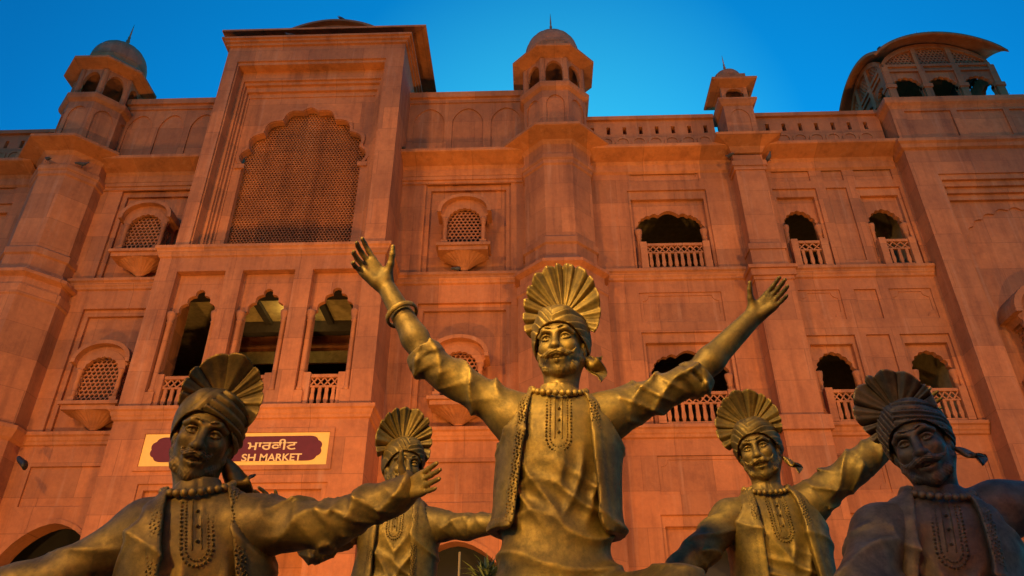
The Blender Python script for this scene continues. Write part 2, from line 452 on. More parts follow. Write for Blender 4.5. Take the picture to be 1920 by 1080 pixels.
def bay_wall(x0, x1, cx, px0, px1, ground):
    hs = []
    for z0, z1 in ((H2, 18.05), (H3, 13.42)):
        hs.append(rect(px0, px1, z0, z1))
        m = MB().plate(rect(px0, px1, z0, z1), [rect(px0 + .16, px1 - .16, z0 + .001, z1 - .22)], YW + .1, YW + .3)
        m.box(px0, px1, YW + .2, YW + .5, z0, z1)
        part(m, 'recessed_panel')
    for zs in (15.2, 10.1):
        w = jharokha(cx, zs)
        # the bay stands on the panel's back, so close the gap with its own shaft
        MB().box(cx - .66, cx + .66, YW + .002, YW + .198, zs - .2, zs + 1.5).build('back_block', STONE, w)
    panel(hs, px0, px1, 7.35, 8.45)
    if ground:
        hs.append(ground)
        fr = MB().plate([(p[0] + (p[0] - cx) * .06, p[1] + (.12 if p[1] > 4 else 0)) for p in ground], [[(p[0], p[1]) for p in ground]], YW - .05, YW - .002)
        part(fr, 'arch_moulding', TRIM)
    part(MB().plate(rect(x0, x1, 0, 19.1), hs, YW, YW + .5), 'wall')
    ledge(x0, x1, H2); ledge(x0, x1, H3); eave(x0, x1)
    # lintel course under the eave
    part(MB().box(x0, x1, YW - .1, YW - .002, 18.15, 18.29).box(x0, x1, YW - .05, YW - .003, 18.02, 18.148), 'lintel', TRIM)
    # high parapet with blind arches
    m = MB().box(x0, x1, YW + .05, YW + .3, 19.1, 21.95); m.box(x0, x1, YW - .14, YW + .4, 21.952, 22.2); m.box(x0, x1, YW - .05, YW + .05, 21.75, 21.95)
    n = 3; st = (x1 - x0 - .25) / n
    hh = [arch(x0 + .1 + st * (k + .1), x0 + .1 + st * (k + .9), 19.15, 20.8, 21.5, 14, 1.8) for k in range(n)]
    m.plate(rect(x0, x1, 19.1, 21.748), hh, YW, YW + .048)
    part(m, 'parapet')
bay_wall(-4.3, 0.05, -2.08, -3.45, -.62, arch(-3.5, -.55, 0.002, 4.9, 6.35, 18, 1.7))
bay_wall(-14.6, -10.9, -12.3, -13.75, -11.15, arch(-13.9, -11.2, 0.002, 5.6, 6.9, 18, 1.7))
# wall beyond the left tower
hs = []
balcony_window(hs, -19.9, -17.4, H2, 17.6, 17.27, -19.6, -17.7, 16.02, 16.72, 11, 3.5)
balcony_window(hs, -19.9, -17.4, H3, 12.3, 11.99, -19.6, -17.7, 10.92, 11.62, 11, 3.5)
panel(hs, -19.8, -17.5, 12.64, 13.66, inner=True); panel(hs, -19.8, -17.5, 17.95, 18.62, inner=True)
part(MB().plate(rect(-24, -16.3, 0, 19.1), hs, YW, YW + .5), 'wall')
ledge(-24, -16.6, H2); ledge(-24, -16.6, H3); eave(-24, -16.8); slot_parapet(-24, -16.6)

# ---- octagonal towers
def finial(mb, cx, cy, z, k=1.0):
    mb.lathe(cx, cy, [(.2 * k, z - .1 * k), (.2 * k, z)], 10); o_ = len(mb.v)
    mb.lathe(cx, cy, [(.16 * k, z), (.2 * k, z + .06 * k), (.1 * k, z + .12 * k), (.13 * k, z + .2 * k), (.06 * k, z + .27 * k), (.085 * k, z + .33 * k), (.045 * k, z + .4 * k),
                      (.06 * k, z + .46 * k), (.03 * k, z + .52 * k), (.035 * k, z + .6 * k), (.004, z + .95 * k)], 10)
    for i in range(o_, len(mb.v)): x, y, zz = mb.v[i]; mb.v[i] = (x, y, z + (zz - z) * 1.75)

def dome(mb, cx, cy, z, r, h, ribs=16):
    rings = []; n = ribs * 4
    for k in range(13):
        t = k / 12
        rr = r * (math.cos(t * PI / 2) ** .75) * (1 + .06 * math.sin(t * PI)); zz = z + h * math.sin(t * PI / 2)
        rings.append([(cx + rr * (1 - .018 * abs(math.cos(ribs * PI * i / n)) ** 6) * math.cos(2 * PI * i / n), cy + rr * (1 - .018 * abs(math.cos(ribs * PI * i / n)) ** 6) * math.sin(2 * PI * i / n), zz) for i in range(n)])
    rings[-1] = [(cx + .02 * math.cos(2 * PI * i / n), cy + .02 * math.sin(2 * PI * i / n), z + h) for i in range(n)]
    mb.loft(rings, smooth=True)

def tower(cx, cy=20.0):
    t = part(prism(MB(), cx, cy, [(1.32, 0), (1.32, 13.2), (1.36, 13.25), (1.36, 13.55), (1.26, 13.6), (1.26, 13.86), (1.42, 13.95), (1.42, 14.05), (1.2, 14.2),
                                  (1.1, 14.35), (1.1, 14.75), (1.16, 14.8), (1.16, 15.0), (1.08, 15.08), (1.08, 17.85), (1.13, 17.9), (1.13, 18.02), (1.18, 18.1), (1.18, 18.24), (1.10, 18.3), (1.10, 19.0)]), 'octagonal_tower')
    # lower storey rings
    m = MB()
    for z in (9.0,): prism(m, cx, cy, [(1.33, z), (1.4, z + .08), (1.5, z + .3), (1.5, z + .4), (1.33, z + .46)])
    m.build('ring_moulding', TRIM, t)
    m = prism(MB(), cx, cy, [(1.10, 18.72), (1.20, 18.84), (1.72, 18.98), (1.74, 19.0), (1.74, 19.09), (1.10, 19.45)]); m.build('eave', TRIM, t)
    # drum with blind arches
    m = prism(MB(), cx, cy, [(1.02, 19.3), (1.02, 21.2)])
    for k in range(8):
        a = -PI / 2 + k * PI / 4; ca, sa = math.cos(a), math.sin(a)
        f = lambda x, y, z, ca=ca, sa=sa: (cx + ca * (1.02 - y) - sa * x, cy + sa * (1.02 - y) + ca * x, z)
        hw = 1.07 * math.tan(PI / 8) - .002
        m.plate(rect(-hw, hw, 19.4, 21.198), [arch(-.31, .31, 19.402, 20.6, 21.0, 12, 1.8)], -.05, -.002, fn=f)
    m.build('drum', STONE, t)
    m = prism(MB(), cx, cy, [(1.07, 21.2), (1.18, 21.3), (1.22, 21.42), (1.22, 21.5), (1.1, 21.52)]); m.build('ring_moulding', TRIM, t)
    # open kiosk
    for k in range(8):
        a = PI / 8 + k * PI / 4; rr = .98 / math.cos(PI / 8)
        x, y = cx + rr * math.cos(a), cy + rr * math.sin(a)
        m = MB(); m.lathe(x, y, [(.135, 21.5), (.135, 21.6), (.115, 21.62), (.105, 22.8)], 8, smooth=False, rot=a + PI / 8)
        m.build('kiosk_column', TRIM, t)
    m = MB()
    for k in range(8):
        a = -PI / 2 + k * PI / 4; ca, sa = math.cos(a), math.sin(a)
        f = lambda x, y, z, ca=ca, sa=sa: (cx + ca * (.98 - y) - sa * x, cy + sa * (.98 - y) + ca * x, z)
        hw = .94 * math.tan(PI / 8)
        m.plate([(-hw, 22.2), (-hw, 22.95), (hw, 22.95), (hw, 22.2)] + [p for p in arch(-hw + .1, hw - .1, 22.201, 22.3, 22.72, 12, 1.8)][::-1], [], -.04, .08, fn=f)
    m.build('kiosk_arches', STONE, t)
    m = prism(MB(), cx, cy, [(.9, 22.8), (1.0, 22.85), (1.44, 22.98), (1.46, 23.0), (1.46, 23.08), (1.02, 23.55), (1.02, 23.75)]); m.build('kiosk_eave', TRIM, t)
    d = MB(); dome(d, cx, cy, 23.75, 1.0, 1.25); d = d.build('dome', DOME, t)
    m = MB(); finial(m, cx, cy, 24.98, .9); m.build('finial', DOME, t)
tower(0.92); tower(-15.55)

# ---- square pier with its little kiosk
def pier(cx=7.18):
    y = YW; w = .47
    m = MB()
    for (hw, d, z0, z1) in ((.62, .62, 0, 9.0), (.7, .7, 9.0, 9.4), (.56, .56, 9.4, 13.7), (.6, .6, 13.7, 13.82), (.66, .66, 13.82, 14.05), (.72, .72, 14.05, 14.16), (.53, .55, 14.16, 14.8),
                            (.57, .59, 14.8, 15.0), (.47, .5, 15.0, 17.95), (.52, .54, 17.95, 18.1), (.56, .58, 18.1, 18.3), (.48, .5, 18.3, 18.6)):
        m.box(cx - hw, cx + hw, y - d, y + .3, z0, z1 - .001)
    p = part(m, 'pier')
    m = MB(); m.loft([[(cx - a, y - b, z), (cx + a, y - b, z), (cx + a, y + .05, z), (cx - a, y + .05, z)] for a, b, z in
                      ((.5, .52, 18.68), (.6, .66, 18.84), (1.05, 1.08, 19.0), (1.07, 1.1, 19.09), (.6, .6, 19.42))], smooth=False); m.build('eave', TRIM, p)
    cy = y - .1
    m = prism(MB(), cx, cy, [(.50, 19.3), (.50, 20.7), (.57, 20.76), (.66, 20.9), (.66, 20.98), (.5, 21.0)], 4, PI / 4)
    m.plate(rect(-.5 + cx, .5 + cx, 19.4, 20.69), [arch(cx - .33, cx + .33, 19.402, 20.15, 20.55, 12, 1.8)], cy - .53, cy - .502)
    m.build('drum', STONE, p)
    for sx in (-1, 1):
        for sy in (-1, 1): MB().box(cx + sx * .38 - .07, cx + sx * .38 + .07, cy + sy * .38 - .07, cy + sy * .38 + .07, 21.0, 21.7).build('kiosk_column', TRIM, p)
    m = MB()
    for s in (-1, 1): m.plate([(cx - .31, 21.4), (cx - .31, 21.7), (cx + .31, 21.7), (cx + .31, 21.4)] + arch(cx - .27, cx + .27, 21.401, 21.42, 21.62, 10)[::-1], [], cy + s * .38 - .05, cy + s * .38 + .05); m.build('kiosk_arch', STONE, p); m = MB()
    m.box(cx - .36, cx + .36, cy + .2, cy + .3, 21.0, 21.69)
    m.build('kiosk_back', STONE, p)
    m = prism(MB(), cx, cy, [(.45, 21.66), (.76, 21.77), (.78, 21.79), (.78, 21.86), (.5, 22.1), (.5, 22.3)], 4, PI / 4); m.build('kiosk_eave', TRIM, p)
    d = MB(); dome(d, cx, cy, 22.3, .5, .5, 12); d.build('dome', DOME, p)
    m = MB(); finial(m, cx, cy, 22.78, .6); m.build('finial', DOME, p)
pier()

# ---- projecting gateway
YG = 18.3
def gx(px, py, y=YG): return float(at(px, py, y)[0])
def gz(px, py, y=YG): return float(at(px, py, y)[2])
GL, GR = -10.8, -4.2
# lower storeys
hs = []
for k, (a, b) in enumerate(((-10.2, -8.78), (-8.28, -6.76), (-6.25, -4.8))):
    c = (a + b) / 2 + (.03, 0.02, 0.0)[k]
    hs.append(rect(a, b, H3 + .06, 13.62))
    win = part(MB().plate(rect(a + .002, b - .002, H3 + .06, 13.618), [lobed(c - .56, c + .56, H3 + .062, 12.2, 13.0, 8, .26, 1.3, tip=.12)], YG + .22, YG + .36), 'balcony_window', STONE)
    for cx in (c - .62, c + .62): colonnette(win, cx, YG + .12, H3 + .062, 12.3, .08)
    railing(win, c - .58, c + .58, H3 + .062, H3 + 1.02, YG + .1)
ga = arch(-9.4, -5.45, 0.002, 5.5, 6.9, 18, 1.7)
hs.append(rect(-9.75, -5.05, .002, 7.4))
panel(hs, -9.95, -5.05, 7.78, 8.78, y=YG, depth=.03)
part(MB().plate(rect(GL, GR, 0, 14.2), hs, YG, YG + .5), 'gateway_wall')
part(MB().plate(rect(-9.75, -5.05, .002, 7.4), [rect(-9.6, -5.2, .003, 7.25)], YG + .05, YG + .15).plate(rect(-9.748, -5.052, .002, 7.398), [ga], YG + .152, YG + .5), 'gateway_arch', TRIM)
part(MB().box(-9.7, -5.1, YG + 1.5, YG + 1.7, 0, 7.3), 'porch_wall')
for x0, x1 in ((GL, GL + .35), (GR - .35, GR)): part(MB().box(x0, x1, YG + .501, YW - .001, 0, 14.2), 'gateway_cheek')
def wrap_ledge(z, out, x0=GL, x1=GR, y=YG, back=YW):
    prof = [(0.0, -.36), (.3, -.33), (.38, -.26), (.55, -.22), (.7, -.13), (1.0, -.09), (1.0, 0.0), (0.0, .03)]
    m = MB(); m.loft([[(x0 - p * out, back, z + q) for p, q in prof], [(x0 - p * out, y - p * out, z + q) for p, q in prof],
                      [(x1 + p * out, y - p * out, z + q) for p, q in prof], [(x1 + p * out, back, z + q) for p, q in prof]], smooth=False)
    part(m, 'string_course', TRIM)
wrap_ledge(14.45, .16); wrap_ledge(H3 + .02, .16)
# upper storey: deep frame round a lobed arch filled with a pierced screen
UL, UR, UT = gx(400, 200), gx(748, 200), 23.0
RL, RR, RTOP = gx(431, 170), gx(724, 110), gz(585, 112)
part(MB().plate(rect(UL, UR, 14.2, UT), [rect(RL, RR, 14.5, RTOP)], YG, YG + .9), 'gateway_frame')
YI = YG + .72
IL, IR = gx(455, 240, YI), gx(702, 200, YI)
m = MB()
TS, DS = (.12, .5, .62, .82, 1.0), (0, .34, .42, .52, .62, .66)
for k in range(5):                # stepped mouldings closing in to the inner panel
    t = TS[k]
    xa, xb = RL + (IL - RL) * t, RR + (IR - RR) * t
    zt = RTOP - (RTOP - gz(585, 183, YI)) * t
    d0, d1 = YG + .06 + DS[k], YG + .06 + DS[k + 1] + .003
    m.plate(rect(RL + .001, RR - .001, 14.5, RTOP - .001), [rect(xa, xb, 14.502, zt)], d0 + .004, d1)
part(m, 'frame_moulding', TRIM)
AL, AR, AS, AT = gx(447, 340, YI), gx(673, 330, YI), gz(560, 306, YI), gz(585, 214, YI)
m = MB().plate(rect(RL + .002, RR - .002, 14.5, RTOP - .01), [lobed(AL, AR, 14.502, AS, AT, 9, .3, 1.75, tip=.25, seg=8)], YI, YI + .2)
for s, q in ((AL, 1), (AR, -1)): m.box(s - .22 if q > 0 else s - .1, s + .1 if q > 0 else s + .22, YI - .06, YI - .001, AS - .2, AS - .02)
o = lobed(AL - .14, AR + .14, AS, AS, AT + .14, 9, .3, 1.75, tip=.25, seg=8); i = lobed(AL - .02, AR + .02, AS + .002, AS, AT + .02, 9, .3, 1.75, tip=.25, seg=8)
m.plate(o[1:-1] + i[1:-1][::-1], [], YI - .05, YI - .002)
part(m, 'arch_panel')
m = MB(); hexscreen(m, AL - .05, AR + .05, 14.55, AT + .3, YI + .26, YI + .34, .104, hole=.82)
part(m, 'pierced_screen', TRIM)
part(MB().box(AL - .1, AR + .1, YI + .45, YI + .5, 14.5, AT + .5), 'painted_shade_back', DARK)  # dark colour here stands in for shade behind the big screen
for x0, x1 in ((UL, UL + .3), (UR - .3, UR)): part(MB().box(x0, x1, YG + .901, 22.0, 14.2, UT), 'gateway_cheek')
m = MB()
for (o_, z0, z1) in ((.08, UT, UT + .12), (.16, UT + .12, UT + .22), (.24, UT + .22, UT + .3)): m.box(UL - o_, UR + o_, YG - o_, 22, z0, z1 - .002)
part(m, 'cornice', TRIM)
# set-back attic with its sloping eave and curved roof
part(MB().box(UL + .4, UR - .25, 19.3, 21.7, UT + .3, 24.5), 'attic')
m = MB(); m.loft([[(UL + .4 - o_, 19.3 - o_, z), (UR - .25 + o_, 19.3 - o_, z), (UR - .25 + o_, 21.4 + o_, z), (UL + .4 - o_, 21.4 + o_, z)] for o_, z in ((.0, 24.45), (.88, 24.0), (.9, 24.0), (.9, 24.08), (0, 24.7))], smooth=False)
part(m, 'attic_eave', TRIM)
m = MB(); pr = [(-9.0 + 3.6 * t / 24, 24.45 + (.75 * math.sin(PI * t / 24) ** .7)) for t in range(25)]
m.plate(pr, [], 19.2, 21.2); m.plate([(x * 1.0 + (x + 7.2) * .05, z + .06) for x, z in pr] + [(x, z - .03) for x, z in pr[::-1]], [], 19.0, 19.198)
m.box(-6.6, -5.3, 20.2, 21.5, 24.4, 25.55)
part(m, 'curved_roof')

# ---- projecting block on the right
YR, XR = 19.4, 12.25
def rx(px, py): return float(at(px, py, YR)[0])
def rz(px, py): return float(at(px, py, YR)[2])
RX1 = 17.6
part(MB().plate(rect(XR, 24, 0, 18.75), [rect(13.05, RX1, 9.7, 17.55)], YR, YR + .6), 'block_wall')
part(MB().box(XR, XR + .3, YR + .601, 24, 0, 18.75), 'block_return')
m = MB()
for k in range(4): m.plate(rect(13.051, RX1 - .001, 9.7, 17.549), [rect(13.05 + .07 * (k + 1), RX1 - .07 * (k + 1), 9.702, 17.55 - .2 * (k + 1))], YR + .1 * k + .05, YR + .1 * (k + 1) + .046)
part(m, 'frame_moulding', TRIM)
bl = lobed(13.55, 17.1, 13.0, 15.2, 16.35, 11, .25, 1.9, tip=.1)
part(MB().plate(rect(13.051, RX1 - .001, 9.7, 17.5), [bl], YR + .46, YR + .52).box(13.051, RX1 - .001, YR + .522, YR + .6, 9.7, 17.5), 'arch_panel')
m = MB()
prof = [(0, 18.55), (.1, 18.6), (.14, 18.72), (.22, 18.78), (.22, 18.9), (.0, 18.95)]
m.loft([[(XR - p, 24, z) for p, z in prof], [(XR - p, YR - p, z) for p, z in prof], [(24, YR - p, z) for p, z in prof]], smooth=False); part(m, 'string_course', TRIM)
hs = []
for k in range(5): hs.append(rect(12.7 + 1.75 * k, 14.25 + 1.75 * k, 19.15, 20.3))
part(MB().plate(rect(XR, 24, 18.95, 20.5), hs, YR, YR + .06).box(XR, 24, YR + .062, YR + .3, 18.951, 20.499).box(XR, XR + .3, YR + .302, 24, 18.951, 20.499), 'parapet')
m = MB(); prof = [(0, 20.4), (.06, 20.5), (.14, 20.58), (.16, 20.66), (.16, 20.8), (-.3, 20.8)]
m.loft([[(XR - p, 24, z) for p, z in prof], [(XR - p, YR - p, z) for p, z in prof], [(24, YR - p, z) for p, z in prof]], smooth=False); part(m, 'coping', TRIM)
part(MB().box(XR + .3, 24, YR + .3, 24, 20.3, 20.4), 'roof_slab', DARK)

# big bay window half out of the picture
bw = jharokha(15.6, 13.2)
for ob in [bw] + list(bw.children):
    ob.data.transform(Matrix.Translation((-15.6, -0.0, -13.2 - .0)))
    ob.data.transform(Matrix.Diagonal((1.6, 1.3, 1.5, 1)))
    ob.data.transform(Matrix.Translation((14.85, YR + .5 - 20.0, 10.5)))

# roof pavilion with drooping curved eaves
PX0, PX1, PY0, PY1, PZ = 12.95, 16.75, 20.1, 23.0, 21.15
pav = part(MB().box(PX0 - .2, PX1 + .2, PY0 - .2, PY1 + .2, PZ, PZ + .12), 'roof_pavilion', TRIM)
PZT = 23.6
def pav_side(n, L, f):
    st = L / n
    m = MB(); hs = []
    for k in range(n):
        a = -L / 2 + st * k + .17; b = -L / 2 + st * (k + 1) - .17
        hs.append(lobed(a, b, PZ + .122, 22.1, 22.5, 7, .25, 2.2, tip=.05))
    m.plate(rect(-L / 2, L / 2, PZ + .12, 23.1), hs, -.06, .06, fn=f)
    for z0, z1 in ((22.8, 22.9), (23.05, 23.17)): m.plate(rect(-L / 2, L / 2, z0, z1), [], -.13, -.062, fn=f)
    m.build('arcade', STONE, pav)
    # curved tympanum of pierced screens
    top = lambda x: 23.17 + .95 * max(0, 1 - (2 * x / L) ** 2) ** .75
    m = MB(); N = 24
    o = [(-L / 2 + L * t / N, top(-L / 2 + L * t / N) + .16) for t in range(N + 1)]
    i = [(-L / 2 + .12 + (L - .24) * t / N, top(-L / 2 + .12 + (L - .24) * t / N) - .06) for t in range(N + 1)]
    m.plate([(-L / 2, 23.172)] + o + [(L / 2, 23.172)] + [(L / 2 - .12, 23.173)] + i[::-1] + [(-L / 2 + .12, 23.173)], [], -.08, .06, fn=f)
    for k in range(1, n):
        x = -L / 2 + st * k; m.plate(rect(x - .09, x + .09, 23.172, top(x) - .03), [], -.1, .05, fn=f)
    m.build('tympanum', TRIM, pav)
    m = MB()
    R = .06; z = 23.2; r = 0
    while z < 24.15:
        x = -L / 2 + (.07 if r % 2 else 0)
        while x < L / 2:
            if z < top(x) - .03: hexscreen(m, x, x + .01, z, z - .05, .0, .03, .14, fn=f, hole=.6)
            x += .14
        z += .121; r += 1
    m.build('screen', STONE, pav)
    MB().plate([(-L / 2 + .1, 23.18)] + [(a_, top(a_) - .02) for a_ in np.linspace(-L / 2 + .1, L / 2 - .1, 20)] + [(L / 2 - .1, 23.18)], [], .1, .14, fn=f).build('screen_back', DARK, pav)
    for k in range(n + 1):
        x = -L / 2 + st * k
        m = MB(); m.plate(rect(x - .13, x + .13, PZ + .12, 21.95), [], -.16, .1, fn=f); m.plate(rect(x - .17, x + .17, 21.95, 22.11), [], -.2, .1, fn=f); m.plate(rect(x - .11, x + .11, 22.11, 23.05), [], -.14, -.064, fn=f)
        m.build('kiosk_column', TRIM, pav)
cxp, cyp = (PX0 + PX1) / 2, (PY0 + PY1) / 2
pav_side(3, PX1 - PX0, lambda x, y, z: (cxp + x, PY0 + y, z))
pav_side(3, PY1 - PY0, lambda x, y, z: (PX0 + y, cyp - x, z))
pav_side(3, PY1 - PY0, lambda x, y, z: (PX1 - y, cyp + x, z))
def roof_pt(u, v, lift=0.0):
    """bangla roof: eaves arch up in the middle of each side and droop at the corners"""
    hx, hy = (PX1 - PX0) / 2 + .45, (PY1 - PY0) / 2 + .62
    x, y = u * hx, v * hy
    m_ = max(abs(u), abs(v)); e = min(abs(u), abs(v)) / max(m_, 1e-6)
    edge = 23.12 + 1.05 * (1 - e ** 2) ** .8
    top = 24.65
    z = top + (edge - top) * m_ ** 2.2
    return (cxp + x, cyp + y, z + lift)
m = MB(); N = 24; k = N + 1
lo = [roof_pt(-1 + 2 * i / N, -1 + 2 * j / N, 0) for i in range(k) for j in range(k)]
hi = [roof_pt(-1 + 2 * i / N, -1 + 2 * j / N, .13) for i in range(k) for j in range(k)]
fs = []
for i in range(N):
    for j in range(N):
        a, b, c, d = i * k + j, (i + 1) * k + j, (i + 1) * k + j + 1, i * k + j + 1
        fs += [(a, d, c, b), (a + k * k, b + k * k, c + k * k, d + k * k)]
bd = [i * k for i in range(k)] + [N * k + j for j in range(1, k)] + [i * k + N for i in range(N - 1, -1, -1)] + [j for j in range(N - 1, 0, -1)]
for q in range(len(bd)):
    a, b = bd[q], bd[(q + 1) % len(bd)]; fs.append((a, b, b + k * k, a + k * k))
m.add(lo + hi, fs, True); m.build('curved_roof', STONE, pav)

# ---- rooms behind the openings
m = MB()
for z in (H3 - .25, H2 - .25, 18.8): m.box(-24, 24, YW + .502, 26, z, z + .2)
m.box(-24, 24, 26, 26.2, 0, 19)
for x in (-16.4, -14.6, -4.0, 2.0, 7.2, 12.2): m.box(x - .1, x + .1, YW + .502, 26, 0, 18.79)
part(m, 'interior', simple('dim_plaster', (0.30, 0.22, 0.11), 0.9))
g0, g1 = GL + .36, GR - .36
part(MB().box(g0, g1, YG + .6, 22.6, 13.75, 13.95), 'gallery_ceiling', PLASTER)
part(MB().box(g0, g1, 22.4, 22.6, 13.2, 13.745), 'gallery_lintel', STONE)
part(MB().box(g0, g1, 22.6, 22.7, 12.75, 13.198), 'gallery_wall', PLASTER)
part(MB().box(g0, g1, YG + .55, 24.0, H3 - .2, H3 - .02), 'gallery_floor', STONE)
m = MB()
m.box(g0 + .01, g1 - .01, 21.55, 21.85, 13.35, 13.748); m.box(g0 + .01, g1 - .01, YG + .65, 19.75, 13.45, 13.747)  # near-black front beam stands in for the unlit ceiling
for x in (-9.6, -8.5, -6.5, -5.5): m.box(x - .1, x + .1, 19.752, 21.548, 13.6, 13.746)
part(m, 'gallery_beam_shade', DARK)
part(MB().box(g0, g1, 24.2, 24.4, H3, 14.0), 'gallery_back', DARK)  # near-black plate stands in for the dark room beyond

for x0, x1 in ((-24, GL - .01), (GR + .01, 24)): part(MB().box(x0, x1, 21.3, 21.4, .01, 8.9), 'arch_shade_sheet', simple('painted_arch_shade', (.012, .010, .009), .6))  # near-black sheets paint the shade inside the ground arches

# ------------------------------------------------------------------ market sign
SX0, SX1, SZ0, SZ1 = gx(275, 815), gx(619, 812), gz(440, 873), gz(440, 813)
YS = YG + .03
sg = thing('market_sign', 'yellow and maroon market sign board with two lines of lettering', 'sign', ((SX0 + SX1) / 2, YS, SZ0))
MB().box(SX0, SX1, YS - .05, YS - .002, SZ0, SZ1).build('board', YELLOW, sg)
fm = MB().plate(rect(SX0 - .12, SX1 + .12, SZ0 - .12, SZ1 + .12), [rect(SX0 - .01, SX1 + .01, SZ0 - .01, SZ1 + .01)], YS - .07, YS - .001); fm.build('sign_frame', TRIM, sg)
x0, x1, z0, z1 = SX0 + .22, SX1 - .16, SZ0 + .1, SZ1 - .09; h = (z1 - z0) / 2; zc = (z0 + z1) / 2
pts = [(x0 + .35, z0)] + [(x1 - .35, z0)]
def scal(xa, s):   # lobed ends of the cartouche
    r = []
    for t in range(25):
        a = -PI / 2 + PI * t / 24
        rr = 1 + .13 * abs(math.sin(a * 4))
        r.append((xa + s * (.03 + .3 * math.cos(a) * rr), zc + h * math.sin(a) * (1 if abs(math.sin(a)) > .98 else min(1, .9 * rr))))
    return r
pts = scal(x1 - .35, 1) + [(p[0], p[1]) for p in scal(x0 + .35, -1)[::-1]]
MB().plate(pts, [], YS - .058, YS - .0505).build('cartouche', MAROON, sg)

def text(body, x0, z0, size, width, name='lettering', y=YS - .06):
    cu = bpy.data.curves.new(name, 'FONT'); cu.body = body; cu.size = size; cu.extrude = .003; cu.offset = .005
    o = bpy.data.objects.new('tmp', cu); COL.objects.link(o)
    dg = bpy.context.evaluated_depsgraph_get(); me = bpy.data.meshes.new_from_object(o.evaluated_get(dg))
    bpy.data.objects.remove(o)
    co = np.array([v.co for v in me.vertices]) if len(me.vertices) else np.zeros((1, 3))
    lo_, hi_ = co[:, 0].min(), co[:, 0].max(); k = width / max(hi_ - lo_, 1e-4)
    me.transform(Matrix.Translation((x0, y, z0)) @ Matrix.Rotation(PI / 2, 4, 'X') @ Matrix.Diagonal((k, 1, 1, 1)) @ Matrix.Translation((-lo_, 0, 0)))
    me.transform(Matrix.Translation(-root_loc(sg)))
    me.materials.append(LETTER); o = bpy.data.objects.new(name, me); COL.objects.link(o); o.parent = sg
zt, zb = gz(510, 843, YS - .06), gz(510, 864, YS - .06)
text('\u0a2e\u0a3e\u0a30\u0a15\u0a40\u0a1f', gx(465, 835), zt, .30, gx(557, 835) - gx(465, 835))
text('MARKET', gx(488, 857), zb, .26, gx(566, 857) - gx(488, 857))
text('SH', gx(454, 857), zb, .26, gx(480, 857) - gx(454, 857))
text('E', gx(327, 857), zb, .26, gx(336, 857) - gx(327, 857))

#STATUES-BEGIN
# ------------------------------------------------------------------ statues: sculpted as distance fields
S = 1.5                                   # the bronzes are half as large again as life
V = lambda *a: np.array(a, dtype=np.float64)
def nrm(a): a = np.asarray(a, float); return a / np.linalg.norm(a)

